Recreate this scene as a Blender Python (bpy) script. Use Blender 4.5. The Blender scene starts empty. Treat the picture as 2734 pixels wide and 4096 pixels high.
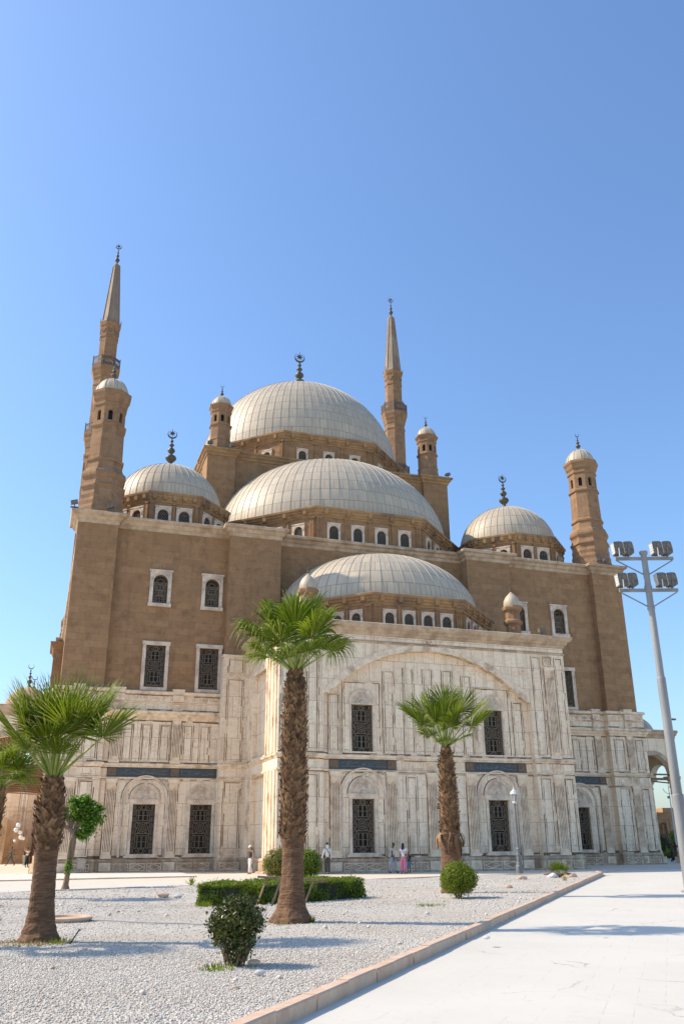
import bpy, bmesh, math, random
import numpy as np
from mathutils import Vector, Matrix

random.seed(7)
rng = np.random.default_rng(7)
PI = math.pi
R = math.radians
scn = bpy.context.scene
COL = scn.collection

# ------------------------------------------------------------------ camera
def add_camera():
    yaw, pitch, roll = R(18.796), R(21.211), R(-0.443)
    fw = Vector((math.sin(yaw) * math.cos(pitch), math.cos(yaw) * math.cos(pitch), math.sin(pitch)))
    r = Vector((math.cos(yaw), -math.sin(yaw), 0))
    u = r.cross(fw)
    r2 = r * math.cos(roll) + u * math.sin(roll)
    u2 = u * math.cos(roll) - r * math.sin(roll)
    cd = bpy.data.cameras.new('camera')
    cd.sensor_fit = 'VERTICAL'
    cd.sensor_height = 36.0
    cd.lens = 30.25
    cd.clip_start = 0.1
    cd.clip_end = 5000
    co = bpy.data.objects.new('camera', cd)
    m = Matrix.Identity(4)
    for i in range(3):
        m[i][0], m[i][1], m[i][2] = r2[i], u2[i], -fw[i]
    m[0][3], m[1][3], m[2][3] = -25.773, -66.649, 1.478
    co.matrix_world = m
    COL.objects.link(co)
    scn.camera = co
add_camera()

# ------------------------------------------------------------------ world, sun, exposure
SUN_EL = R(43)
SUN_AZ = math.atan2(-0.912, 0.41)          # measured from +Y towards +X
w = bpy.data.worlds.new('World')
scn.world = w
w.use_nodes = True
nt = w.node_tree
sky = nt.nodes.new('ShaderNodeTexSky')
sky.sky_type = 'NISHITA'
sky.sun_disc = False
sky.sun_elevation = SUN_EL
sky.sun_rotation = SUN_AZ
sky.altitude = 50
sky.air_density = 1.3
sky.dust_density = 1.3
sky.ozone_density = 7.8
bg = nt.nodes['Background']
nt.links.new(sky.outputs[0], bg.inputs[0])
bg.inputs[1].default_value = 0.138
sl = bpy.data.lights.new('sun', 'SUN')
sl.energy = 3.3
sl.angle = R(0.5)
sl.color = (1.0, 0.87, 0.69)
so = bpy.data.objects.new('sun', sl)
d = Vector((0.912 * math.cos(SUN_EL), -0.41 * math.cos(SUN_EL), -math.sin(SUN_EL)))
so.rotation_euler = d.to_track_quat('-Z', 'Y').to_euler()
so.location = (-60, 30, 90)
COL.objects.link(so)
scn.view_settings.view_transform = 'Standard'
scn.view_settings.look = 'None'
scn.view_settings.gamma = 1
scn.view_settings.exposure = 0.75
scn.cycles.max_bounces = 8
scn.cycles.diffuse_bounces = 6

# ------------------------------------------------------------------ materials
class NT:
    def __init__(s, name):
        s.m = bpy.data.materials.new(name)
        s.m.use_nodes = True
        s.t = s.m.node_tree
        s.b = s.t.nodes['Principled BSDF']
        s.out = s.t.nodes['Material Output']
    def n(s, typ, props=None, **inp):
        nd = s.t.nodes.new(typ)
        for k, v in (props or {}).items():
            setattr(nd, k, v)
        for k, v in inp.items():
            key = k.replace('_', ' ')
            sock = nd.inputs[int(k[1:])] if k[0] == 'i' and k[1:].isdigit() else nd.inputs[key]
            if hasattr(v, 'links') or isinstance(v, bpy.types.NodeSocket):
                s.t.links.new(v, sock)
            else:
                sock.default_value = v
        return nd
    def link(s, a, b): s.t.links.new(a, b)
    def uv(s): return s.n('ShaderNodeUVMap', {'uv_map': 'uv'}).outputs[0]
    def obj(s): return s.n('ShaderNodeTexCoord').outputs['Object']
    def mapping(s, vec, scale=(1, 1, 1), rot=(0, 0, 0), loc=(0, 0, 0)):
        return s.n('ShaderNodeMapping', None, Vector=vec, Scale=scale, Rotation=rot, Location=loc).outputs[0]
    def noise(s, vec, scale, detail=5, rough=0.6, out=0):
        return s.n('ShaderNodeTexNoise', None, Vector=vec, Scale=scale, Detail=detail, Roughness=rough).outputs[out]
    def ramp(s, fac, stops):
        nd = s.n('ShaderNodeValToRGB', None, Fac=fac)
        cr = nd.color_ramp
        while len(cr.elements) < len(stops):
            cr.elements.new(0.5)
        for e, (p, c) in zip(cr.elements, stops):
            e.position = p
            e.color = c if len(c) == 4 else (*c, 1)
        return nd.outputs[0]
    def mix(s, fac, a, b, mode='MIX'):
        nd = s.n('ShaderNodeMix', {'data_type': 'RGBA', 'blend_type': mode})
        for v, i in ((fac, 0), (a, 6), (b, 7)):
            if isinstance(v, bpy.types.NodeSocket): s.link(v, nd.inputs[i])
            else: nd.inputs[i].default_value = v if i == 0 else (*v, 1) if len(v) == 3 else v
        return nd.outputs[2]
    def math(s, op, a, b=0.0):
        return s.n('ShaderNodeMath', {'operation': op}, i0=a, i1=b).outputs[0]
    def bump(s, h, strength=0.3, dist=0.02, normal=None):
        nd = s.n('ShaderNodeBump', None, Height=h, Strength=strength, Distance=dist)
        if normal: s.link(normal, nd.inputs['Normal'])
        return nd.outputs[0]
    def fin(s, col=None, rough=0.8, normal=None, metal=0.0, spec=None):
        for v, k in ((col, 'Base Color'), (rough, 'Roughness'), (metal, 'Metallic')):
            if v is None: continue
            if isinstance(v, bpy.types.NodeSocket): s.link(v, s.b.inputs[k])
            else: s.b.inputs[k].default_value = (*v, 1) if isinstance(v, tuple) and len(v) == 3 else v
        if normal: s.link(normal, s.b.inputs['Normal'])
        if spec is not None: s.b.inputs['Specular IOR Level'].default_value = spec
        return s.m

def brick(t, vec, bw, rh, mortar=0.012, c1=(1, 1, 1), c2=(0, 0, 0), cm=(0.5, 0.5, 0.5), offset=0.5, bias=0.0, smooth=0.1):
    nd = t.n('ShaderNodeTexBrick', {'offset': offset}, Vector=vec, Color1=(*c1, 1), Color2=(*c2, 1), Mortar=(*cm, 1), Scale=1.0)
    nd.inputs['Mortar Size'].default_value = mortar
    nd.inputs['Mortar Smooth'].default_value = smooth
    nd.inputs['Bias'].default_value = bias
    nd.inputs['Brick Width'].default_value = bw
    nd.inputs['Row Height'].default_value = rh
    return nd

def mat_sandstone(name, base=(0.30, 0.195, 0.125), var=0.2, warm=(0.345, 0.215, 0.12)):
    t = NT(name); uv = t.uv(); ob = t.obj()
    wob = t.n('ShaderNodeVectorMath', {'operation': 'ADD'}, i0=uv, i1=t.n('ShaderNodeVectorMath', {'operation': 'SCALE'}, i0=t.noise(ob, 1.3, 2, 0.5, 1), Scale=0.10).outputs[0]).outputs[0]
    b = brick(t, wob, 1.05, 0.52, 0.010, tuple(c * (1 + var) for c in base), tuple(c * (1 - var) for c in base), tuple(c * 0.62 for c in base), smooth=0.5)
    big = t.noise(ob, 0.22, 6, 0.65)
    c = t.mix(t.ramp(big, [(0.38, (0, 0, 0)), (0.7, (1, 1, 1))]), b.outputs[0], warm)
    c = t.mix(0.45, b.outputs[0], c)
    c = t.mix(t.ramp(t.noise(ob, 1.7, 8, 0.7), [(0.3, (0.7, 0.7, 0.7)), (0.52, (0, 0, 0))]), c, tuple(x * 0.55 for x in base))
    st = t.noise(t.mapping(ob, (1.4, 1.4, 0.12)), 1.0, 5, 0.6)
    c = t.mix(t.ramp(st, [(0.52, (0, 0, 0)), (0.75, (0.4, 0.4, 0.4))]), c, tuple(x * 0.6 for x in base))
    c = t.mix(t.ramp(t.noise(ob, 14, 4, 0.7), [(0.62, (0, 0, 0)), (0.72, (0.6, 0.6, 0.6))]), c, tuple(x * 0.5 for x in base))
    h = t.math('ADD', t.math('MULTIPLY', b.outputs[1], -0.5), t.noise(ob, 6, 8, 0.7))
    return t.fin(c, 0.9, t.bump(h, 0.5, 0.03), spec=0.2)

def mat_marble(name, dirt=0.0):
    t = NT(name); uv = t.uv(); ob = t.obj()
    b = brick(t, t.mapping(uv, loc=(0.31, 0.17, 0)), 0.92, 1.55, 0.012, (0.95, 0.79, 0.58), (0.86, 0.685, 0.485), (0.27, 0.165, 0.095), smooth=0.3)
    c = b.outputs[0]
    vein = t.noise(t.mapping(ob, (0.9, 0.9, 2.2), (0.2, 0.3, 0.1)), 1.6, 8, 0.72)
    c = t.mix(t.ramp(vein, [(0.35, (0.75, 0.75, 0.75)), (0.52, (0, 0, 0))]), c, (0.77, 0.57, 0.385))
    c = t.mix(t.ramp(vein, [(0.58, (0, 0, 0)), (0.75, (0.6, 0.6, 0.6))]), c, (0.92, 0.81, 0.66))
    pit = t.noise(t.mapping(ob, (2.5, 2.5, 1.2)), 5.0, 9, 0.78)
    patch = t.noise(ob, 0.55, 4, 0.6)
    pm = t.math('MULTIPLY', t.ramp(pit, [(0.55, (0, 0, 0)), (0.62, (1, 1, 1))]), t.ramp(patch, [(0.36, (0.1, 0.1, 0.1)), (0.62, (1, 1, 1))]))
    c = t.mix(pm, c, (0.29, 0.17, 0.09))
    st = t.noise(t.mapping(ob, (2.2, 2.2, 0.14)), 1.0, 5, 0.6)
    c = t.mix(t.ramp(st, [(0.5, (0, 0, 0)), (0.75, (0.5, 0.5, 0.5))]), c, (0.38, 0.26, 0.16))
    # splash dirt that climbs the lowest two metres of the wall in tongues
    z = t.n('ShaderNodeSeparateXYZ', None, Vector=uv).outputs[1]
    lo = t.n('ShaderNodeMapRange', None, Value=z, i1=2.3, i2=0.2, i3=0.0, i4=0.75).outputs[0]
    lo = t.math('MULTIPLY', lo, t.ramp(t.noise(t.mapping(ob, (1.6, 1.6, 0.5)), 1.3, 7, 0.7), [(0.4, (0, 0, 0)), (0.6, (1, 1, 1))]))
    c = t.mix(lo, c, (0.25, 0.16, 0.095))
    if dirt:
        c = t.mix(t.ramp(t.noise(ob, 1.1, 8, 0.75), [(0.35, (dirt, dirt, dirt)), (0.62, (dirt * .3, dirt * .3, dirt * .3))]), c, (0.27, 0.175, 0.105))
    h = t.math('ADD', t.math('MULTIPLY', b.outputs[1], -0.6), t.math('ADD', t.noise(ob, 5, 8, 0.7), t.math('MULTIPLY', pm, -0.5)))
    return t.fin(c, 0.7, t.bump(h, 0.55, 0.03), spec=0.3)

def mat_noise(name, c1, c2, scale=4.0, rough=0.7, bump=0.2, dist=0.01, metal=0.0, detail=6, stretch=(1, 1, 1), c3=None, spec=None):
    t = NT(name); ob = t.mapping(t.obj(), stretch)
    f = t.noise(ob, scale, detail, 0.65)
    c = t.ramp(f, [(0.35, c1), (0.65, c2)])
    if c3:
        c = t.mix(t.ramp(t.noise(ob, scale * 0.35, 4, 0.6), [(0.5, (0, 0, 0)), (0.68, (1, 1, 1))]), c, c3)
    return t.fin(c, rough, t.bump(f, bump, dist), metal, spec)

def mat_lead(name):
    t = NT(name); uv = t.uv(); ob = t.obj()
    b = brick(t, uv, 1.0, 1.25, 0.03, (0.575, 0.475, 0.335), (0.495, 0.405, 0.29), (0.23, 0.19, 0.14), smooth=0.15)
    c = t.mix(t.ramp(t.noise(ob, 0.5, 6, 0.65), [(0.4, (0, 0, 0)), (0.68, (0.5, 0.5, 0.5))]), b.outputs[0], (0.39, 0.335, 0.25))
    c = t.mix(t.ramp(t.noise(t.mapping(ob, (2.2, 2.2, 0.25)), 1.2, 7, 0.7), [(0.3, (0.45, 0.45, 0.45)), (0.48, (0, 0, 0))]), c, (0.36, 0.305, 0.225))
    c = t.mix(t.ramp(t.noise(t.mapping(ob, (3, 3, 0.35)), 1.5, 6, 0.7), [(0.5, (0, 0, 0)), (0.8, (0.5, 0.5, 0.5))]), c, (0.60, 0.505, 0.37))
    h = t.math('ADD', t.math('MULTIPLY', b.outputs[1], 0.8), t.noise(ob, 2.5, 6, 0.6))
    return t.fin(c, 0.5, t.bump(h, 0.25, 0.04), spec=0.4)

def mat_gravel(name):
    t = NT(name); ob = t.obj()
    v = t.n('ShaderNodeTexVoronoi', None, Vector=ob, Scale=34.0)
    hue = t.n('ShaderNodeSeparateColor', None, Color=v.outputs['Color']).outputs[0]
    c = t.ramp(hue, [(0.0, (0.46, 0.42, 0.36)), (0.4, (0.61, 0.56, 0.485)), (0.75, (0.71, 0.66, 0.58)), (1.0, (0.56, 0.49, 0.40))])
    c = t.mix(t.ramp(v.outputs['Distance'], [(0.45, (0, 0, 0)), (0.85, (0.6, 0.6, 0.6))]), c, (0.30, 0.28, 0.25))
    c = t.mix(t.ramp(t.noise(ob, 0.35, 5, 0.6), [(0.46, (0, 0, 0)), (0.72, (0.75, 0.75, 0.75))]), c, (0.46, 0.395, 0.31))
    h = t.math('SUBTRACT', 1.0, v.outputs['Distance'])
    return t.fin(c, 0.9, t.bump(h, 0.9, 0.03), spec=0.2)

def mat_paving(name, base, bw, rh, rot=0.0, mort=0.008, var=0.06, joint=0.6):
    t = NT(name); ob = t.obj()
    m = t.mapping(ob, rot=(0, 0, rot))
    b = brick(t, m, bw, rh, mort, tuple(c * (1 + var) for c in base), tuple(c * (1 - var) for c in base), tuple(c * joint for c in base))
    keep = t.ramp(t.noise(ob, 2.2, 4, 0.6), [(0.5, (0, 0, 0)), (0.62, (1, 1, 1))])
    c = t.mix(keep, base, b.outputs[0])
    wv = t.n('ShaderNodeVectorMath', {'operation': 'ADD'}, i0=ob, i1=t.n('ShaderNodeVectorMath', {'operation': 'SCALE'}, i0=t.noise(ob, 1.1, 4, 0.6, 1), Scale=0.8).outputs[0]).outputs[0]
    cr = t.n('ShaderNodeTexVoronoi', {'feature': 'DISTANCE_TO_EDGE'}, Vector=wv, Scale=0.28).outputs['Distance']
    crk = t.math('MULTIPLY', t.ramp(cr, [(0.0, (1, 1, 1)), (0.006, (0, 0, 0))]), t.ramp(t.noise(ob, 0.5, 3, 0.5), [(0.5, (0, 0, 0)), (0.6, (0.8, 0.8, 0.8))]))
    c = t.mix(crk, c, tuple(x * 0.35 for x in base))
    c = t.mix(t.ramp(t.noise(ob, 0.45, 7, 0.65), [(0.4, (0, 0, 0)), (0.75, (0.45, 0.45, 0.45))]), c, tuple(x * 0.80 for x in base))
    c = t.mix(t.ramp(t.noise(ob, 9, 6, 0.7), [(0.58, (0, 0, 0)), (0.75, (0.35, 0.35, 0.35))]), c, tuple(c * 0.6 for c in base))
    h = t.math('ADD', t.math('MULTIPLY', t.math('MULTIPLY', b.outputs[1], keep), -1.0), t.math('MULTIPLY', t.noise(ob, 5, 6, 0.7), 0.6))
    return t.fin(c, 0.8, t.bump(h, 0.35, 0.012), spec=0.3)

def mat_leaf(name, c1, c2, c3, rough=0.45, scale=1.2, trans=0.25):
    t = NT(name); ob = t.obj()
    isl = t.n('ShaderNodeNewGeometry').outputs['Random Per Island']
    c = t.ramp(isl, [(0.0, c1), (0.55, c2), (1.0, c3)])
    c = t.mix(t.ramp(t.noise(ob, scale, 3, 0.6), [(0.35, (0.0, 0.0, 0.0)), (0.7, (0.5, 0.5, 0.5))]), c, c3)
    t.fin(c, rough, spec=0.35)
    tr = t.n('ShaderNodeBsdfTranslucent', None, Color=c)
    ms = t.n('ShaderNodeMixShader', None, Fac=trans)
    t.link(t.b.outputs[0], ms.inputs[1]); t.link(tr.outputs[0], ms.inputs[2])
    t.link(ms.outputs[0], t.out.inputs[0])
    return t.m

def flat(name, c, rough=0.7, metal=0.0, spec=0.3):
    t = NT(name); ob = t.obj()
    f = t.noise(ob, 9, 4, 0.6)
    return t.fin(t.mix(f, tuple(x * 0.88 for x in c), tuple(min(1, x * 1.1) for x in c)), rough, None, metal, spec)

M = {}
M['sand'] = mat_sandstone('brown sandstone', (0.352, 0.206, 0.106), 0.13, (0.378, 0.22, 0.10))
M['sand_turret'] = mat_sandstone('turret sandstone', (0.318, 0.192, 0.108), 0.13, (0.342, 0.206, 0.102))
M['sand_drum'] = mat_sandstone('ochre drum sandstone', (0.335, 0.195, 0.105), 0.13, (0.40, 0.235, 0.085))
M['drum_cornice'] = mat_noise('ochre cornice stone', (0.28, 0.165, 0.08), (0.43, 0.265, 0.12), 1.1, 0.85, 0.3, 0.02, c3=(0.19, 0.12, 0.07))
M['cornice'] = mat_noise('weathered limestone cornice', (0.40, 0.28, 0.175), (0.60, 0.46, 0.32), 1.6, 0.85, 0.3, 0.02, c3=(0.31, 0.21, 0.125))
M['marble'] = mat_marble('travertine cladding')
M['marble_trim'] = mat_noise('travertine trim', (0.71, 0.53, 0.355), (0.92, 0.755, 0.545), 2.6, 0.7, 0.4, 0.02, c3=(0.47, 0.32, 0.205), detail=8)
M['plinth'] = mat_marble('soiled travertine plinth', 0.75)
M['frame'] = mat_noise('white marble window frame', (0.60, 0.46, 0.33), (0.82, 0.68, 0.52), 3.0, 0.7, 0.3, 0.015, c3=(0.44, 0.34, 0.26), detail=8)
M['lead'] = mat_lead('lead dome sheeting')
M['seam'] = mat_noise('grey green lead seam', (0.36, 0.33, 0.25), (0.50, 0.45, 0.35), 3, 0.6)
M['bronze'] = mat_noise('dark bronze', (0.06, 0.055, 0.04), (0.125, 0.115, 0.08), 4, 0.5, 0.2, 0.01, 0.35)
M['grille'] = mat_noise('brown bronze grille', (0.15, 0.108, 0.066), (0.235, 0.18, 0.118), 5, 0.6, 0.2, 0.01, 0.1)
M['dark'] = flat('dark window interior', (0.012, 0.011, 0.010), 0.5)
M['blue'] = mat_noise('dark blue painted marble', (0.04, 0.055, 0.065), (0.065, 0.08, 0.082), 3, 0.6, 0.2, 0.01, c3=(0.085, 0.072, 0.052))
M['blue_trim'] = mat_noise('greenish dark moulding', (0.05, 0.065, 0.065), (0.09, 0.095, 0.085), 4, 0.6)
M['script'] = mat_noise('faded blue lettering', (0.10, 0.145, 0.17), (0.165, 0.19, 0.19), 6, 0.6)
M['rosette_brown'] = mat_noise('brown boss', (0.14, 0.09, 0.055), (0.23, 0.15, 0.09), 5, 0.6)
M['railing'] = mat_noise('dark iron railing', (0.12, 0.08, 0.055), (0.22, 0.155, 0.105), 5, 0.6)
M['gravel'] = mat_gravel('white gravel')
M['stone'] = mat_noise('white gravel stone', (0.44, 0.42, 0.39), (0.66, 0.65, 0.63), 9, 0.9, 0.3, 0.01)
M['road'] = mat_paving('pale paving', (0.61, 0.575, 0.495), 0.62, 0.3, R(-51.8), 0.005, 0.012, 0.8)
M['walk'] = mat_paving('pale stone walkway', (0.64, 0.57, 0.46), 1.2, 0.8, 0.0)
M['platform'] = mat_paving('white marble floor', (0.70, 0.64, 0.55), 30.0, 1.9, 0.0, 0.12, 0.03, 0.35)
M['kerb'] = mat_noise('pink concrete kerb', (0.52, 0.345, 0.225), (0.68, 0.49, 0.345), 3.5, 0.85, 0.4, 0.015, c3=(0.58, 0.44, 0.33), detail=8)
M['earth'] = mat_noise('sandy ground', (0.36, 0.30, 0.22), (0.48, 0.41, 0.31), 0.3, 0.95)
M['trunk'] = mat_noise('palm trunk', (0.10, 0.048, 0.023), (0.245, 0.132, 0.066), 7, 0.9, 0.8, 0.04, stretch=(1, 1, 5), c3=(0.115, 0.054, 0.022), detail=10)
M['boot'] = mat_leaf('dead palm leaf base', (0.045, 0.023, 0.012), (0.14, 0.072, 0.032), (0.34, 0.195, 0.095), 0.85, 2.0, 0.0)
M['frond'] = mat_leaf('palm leaf', (0.085, 0.14, 0.007), (0.155, 0.225, 0.012), (0.28, 0.33, 0.028), 0.5, 2.0, 0.5)
M['frond_tip'] = mat_leaf('pale palm leaf tip', (0.24, 0.27, 0.05), (0.36, 0.35, 0.1), (0.47, 0.42, 0.2), 0.5, 2.0, 0.35)
M['petiole'] = mat_noise('green palm stalk', (0.19, 0.24, 0.035), (0.34, 0.37, 0.08), 3, 0.45)
M['leaf_dark'] = mat_leaf('dark glossy leaf', (0.022, 0.042, 0.010), (0.05, 0.078, 0.012), (0.15, 0.14, 0.022), 0.25, 3.0, 0.12)
M['leaf_mid'] = mat_leaf('green hedge leaf', (0.07, 0.13, 0.008), (0.14, 0.21, 0.012), (0.25, 0.31, 0.025), 0.4, 2.5, 0.4)
M['leaf_lime'] = mat_leaf('bright shrub leaf', (0.08, 0.15, 0.008), (0.16, 0.23, 0.014), (0.30, 0.32, 0.03), 0.4, 2.5, 0.42)
M['leaf_yellow'] = mat_leaf('yellowing shrub leaf', (0.055, 0.085, 0.01), (0.14, 0.15, 0.018), (0.33, 0.27, 0.045), 0.4, 2.0, 0.35)
M['leaf_tree'] = mat_leaf('tree leaf', (0.05, 0.13, 0.008), (0.11, 0.22, 0.012), (0.19, 0.32, 0.03), 0.35, 2.5, 0.4)
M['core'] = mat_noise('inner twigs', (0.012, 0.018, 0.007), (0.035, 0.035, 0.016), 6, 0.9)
M['bark'] = mat_noise('grey brown bark', (0.13, 0.08, 0.048), (0.29, 0.20, 0.125), 5, 0.9, 0.6, 0.02, stretch=(3, 3, 0.7))
M['wood'] = mat_noise('weathered wood', (0.17, 0.10, 0.055), (0.30, 0.20, 0.12), 4, 0.8, 0.3, 0.01, stretch=(4, 4, 0.6))
M['straw'] = mat_leaf('dry grass', (0.36, 0.25, 0.09), (0.50, 0.36, 0.15), (0.28, 0.24, 0.06), 0.8, 2, 0.1)
M['steel'] = mat_noise('grey painted steel', (0.21, 0.21, 0.205), (0.30, 0.30, 0.29), 2, 0.6, 0.1, 0.01, 0.1, stretch=(1, 1, 0.2), c3=(0.23, 0.215, 0.2))
M['lamp_body'] = mat_noise('dusty grey floodlight body', (0.085, 0.072, 0.057), (0.20, 0.175, 0.14), 7, 0.6, 0.2)
M['lens'] = flat('floodlight glass', (0.62, 0.63, 0.60), 0.15)
M['white_metal'] = flat('white painted metal', (0.62, 0.61, 0.57), 0.5)
M['iron'] = mat_noise('dark grey iron', (0.10, 0.11, 0.12), (0.17, 0.18, 0.19), 4, 0.5, 0.1)
M['globe'] = flat('milk glass globe', (0.85, 0.84, 0.76), 0.25)
M['groove'] = mat_noise('painted flute shade', (0.22, 0.145, 0.09), (0.42, 0.30, 0.20), 2.0, 0.9, stretch=(1, 1, .4))  # dark colour paints in the shade between the pilaster ribs
M['pink_stone'] = mat_sandstone('orange stone wall', (0.50, 0.30, 0.16), 0.06, (0.52, 0.32, 0.17))
M['hose'] = flat('grey hose', (0.22, 0.24, 0.27), 0.6)
M['black'] = flat('black plastic', (0.015, 0.015, 0.016), 0.5)

# ------------------------------------------------------------------ mesh builder
class MB:
    def __init__(s):
        s.v, s.f, s.uv = [], [], {}
    def add(s, verts, faces, uvs=None):
        k = len(s.v)
        s.v.extend(tuple(p) for p in verts)
        for i, f in enumerate(faces):
            if uvs is not None: s.uv[len(s.f)] = uvs[i]
            s.f.append(tuple(k + j for j in f))
    def box(s, x0, y0, z0, x1, y1, z1):
        x0, x1 = min(x0, x1), max(x0, x1); y0, y1 = min(y0, y1), max(y0, y1)
        s.add([(x0, y0, z0), (x1, y0, z0), (x1, y1, z0), (x0, y1, z0), (x0, y0, z1), (x1, y0, z1), (x1, y1, z1), (x0, y1, z1)],
              [(3, 2, 1, 0), (4, 5, 6, 7), (0, 1, 5, 4), (1, 2, 6, 5), (2, 3, 7, 6), (3, 0, 4, 7)])
    def prism(s, poly, z0, z1):
        n = len(poly)
        s.add([(x, y, z0) for x, y in poly] + [(x, y, z1) for x, y in poly],
              [tuple(range(n - 1, -1, -1)), tuple(range(n, 2 * n))] + [(i, (i + 1) % n, n + (i + 1) % n, n + i) for i in range(n)])
    def xz(s, poly, y0, y1):            # polygon in the XZ plane, front at y0 (smaller), thickness to y1
        n = len(poly)
        s.add([(x, y0, z) for x, z in poly] + [(x, y1, z) for x, z in poly],
              [tuple(range(n)), tuple(range(2 * n - 1, n - 1, -1))] + [((i + 1) % n, i, n + i, n + (i + 1) % n) for i in range(n)])
    def strip(s, inner, outer, y0, y1, closed=False):   # band between two XZ polylines
        n = len(inner)
        k = len(s.v)
        s.v.extend([(x, y0, z) for x, z in inner] + [(x, y0, z) for x, z in outer] + [(x, y1, z) for x, z in inner] + [(x, y1, z) for x, z in outer])
        rg = range(n) if closed else range(n - 1)
        for i in rg:
            j = (i + 1) % n
            s.f += [(k + i, k + j, k + n + j, k + n + i), (k + j, k + i, k + 2 * n + i, k + 2 * n + j), (k + n + i, k + n + j, k + 3 * n + j, k + 3 * n + i)]
        if not closed:
            s.f += [(k, k + n, k + 3 * n, k + 2 * n), (k + n - 1, k + 3 * n - 1, k + 4 * n - 1, k + 2 * n - 1)]
    def ring(s, cx, cz, rx, rz, wd, y0, y1, n=14):
        a = [2 * PI * i / n for i in range(n)]
        s.strip([(cx + (rx - wd) * math.cos(t), cz + (rz - wd) * math.sin(t)) for t in a], [(cx + rx * math.cos(t), cz + rz * math.sin(t)) for t in a], y0, y1, True)
    def bar(s, x0, z0, x1, z1, wd, y0, y1):
        dx, dz = x1 - x0, z1 - z0
        l = math.hypot(dx, dz) or 1
        nx, nz = -dz / l * wd / 2, dx / l * wd / 2
        s.xz([(x0 - nx, z0 - nz), (x1 - nx, z1 - nz), (x1 + nx, z1 + nz), (x0 + nx, z0 + nz)], y0, y1)
    def lathe(s, prof, n, cx=0, cy=0, rot=0.0, uvn=None, a0=0.0, a1=2 * PI):
        full = abs(a1 - a0 - 2 * PI) < 1e-6
        m = n if full else n + 1
        k = len(s.v)
        arc = [0]
        for (r0, z0), (r1, z1) in zip(prof, prof[1:]): arc.append(arc[-1] + math.hypot(r1 - r0, z1 - z0))
        for r, z in prof:
            for i in range(m):
                t = a0 + (a1 - a0) * i / n + rot
                s.v.append((cx + r * math.cos(t), cy + r * math.sin(t), z))
        for j in range(len(prof) - 1):
            for i in range(n):
                i2 = (i + 1) % m
                if uvn: s.uv[len(s.f)] = [(uvn * i / n, arc[j]), (uvn * (i + 1) / n, arc[j]), (uvn * (i + 1) / n, arc[j + 1]), (uvn * i / n, arc[j + 1])]
                s.f.append((k + j * m + i, k + j * m + i2, k + (j + 1) * m + i2, k + (j + 1) * m + i))
    def oct(s, prof, cx, cy):            # octagon with axis-aligned faces, radius = circumradius
        s.lathe(prof, 8, cx, cy, PI / 8)
    def tube(s, pts, rad, n=6, cap=True):
        pts = [Vector(p) for p in pts]
        rad = rad if isinstance(rad, (list, tuple)) else [rad] * len(pts)
        k = len(s.v)
        up = None
        for i, p in enumerate(pts):
            t = (pts[min(i + 1, len(pts) - 1)] - pts[max(i - 1, 0)]).normalized()
            if up is None:
                up = Vector((0, 0, 1)) if abs(t.z) < 0.9 else Vector((1, 0, 0))
            b = t.cross(up).normalized(); up = b.cross(t).normalized()
            for j in range(n):
                a = 2 * PI * j / n
                s.v.append(tuple(p + (b * math.cos(a) + up * math.sin(a)) * rad[i]))
        for i in range(len(pts) - 1):
            for j in range(n):
                j2 = (j + 1) % n
                s.f.append((k + i * n + j, k + i * n + j2, k + (i + 1) * n + j2, k + (i + 1) * n + j))
        if cap:
            s.f.append(tuple(k + j for j in range(n - 1, -1, -1)))
            s.f.append(tuple(k + (len(pts) - 1) * n + j for j in range(n)))
    def sweep(s, path, prof, closed=False):  # path in plan; profile (outward offset, z); outward is to the right of travel
        n = len(path)
        P = [Vector(p) for p in path]
        offs = []
        for i in range(n):
            a = (P[i] - P[i - 1]).normalized() if (i > 0 or closed) else None
            b = (P[(i + 1) % n] - P[i]).normalized() if (i < n - 1 or closed) else None
            if a is None: a = b
            if b is None: b = a
            na, nb = Vector((a.y, -a.x)), Vector((b.y, -b.x))
            m = (na + nb)
            m = m / max(1e-6, m.dot(na)) if m.length > 1e-6 else na
            offs.append(m)
        k = len(s.v)
        for o, z in prof:
            for i in range(n):
                q = P[i] + offs[i] * o
                s.v.append((q.x, q.y, z))
        for j in range(len(prof) - 1):
            for i in range(n if closed else n - 1):
                i2 = (i + 1) % n
                s.f.append((k + j * n + i, k + j * n + i2, k + (j + 1) * n + i2, k + (j + 1) * n + i))
        if not closed:
            m = len(prof)
            s.f.append(tuple(k + j * n for j in range(m)))
            s.f.append(tuple(k + j * n + n - 1 for j in range(m - 1, -1, -1)))
    def wall(s, O, U, W, H, holes=(), depth=0.45):     # vertical wall from O along plan direction U; outward = right of U; holes (u0, v0, u1, v1[, 'arch'])
        O = Vector(O); U = Vector((U[0], U[1], 0)).normalized()
        N = Vector((U.y, -U.x, 0))
        us = sorted({0, W} | {h[0] for h in holes} | {h[2] for h in holes})
        vs = sorted({0, H} | {h[1] for h in holes} | {h[3] for h in holes})
        P = lambda u, v, dd=0.0: tuple(O + U * u + Vector((0, 0, v)) - N * dd)
        for i in range(len(us) - 1):
            for j in range(len(vs) - 1):
                uc, vc = (us[i] + us[i + 1]) / 2, (vs[j] + vs[j + 1]) / 2
                if any(h[0] < uc < h[2] and h[1] < vc < h[3] for h in holes): continue
                s.add([P(us[i], vs[j]), P(us[i + 1], vs[j]), P(us[i + 1], vs[j + 1]), P(us[i], vs[j + 1])], [(0, 1, 2, 3)])
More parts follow.
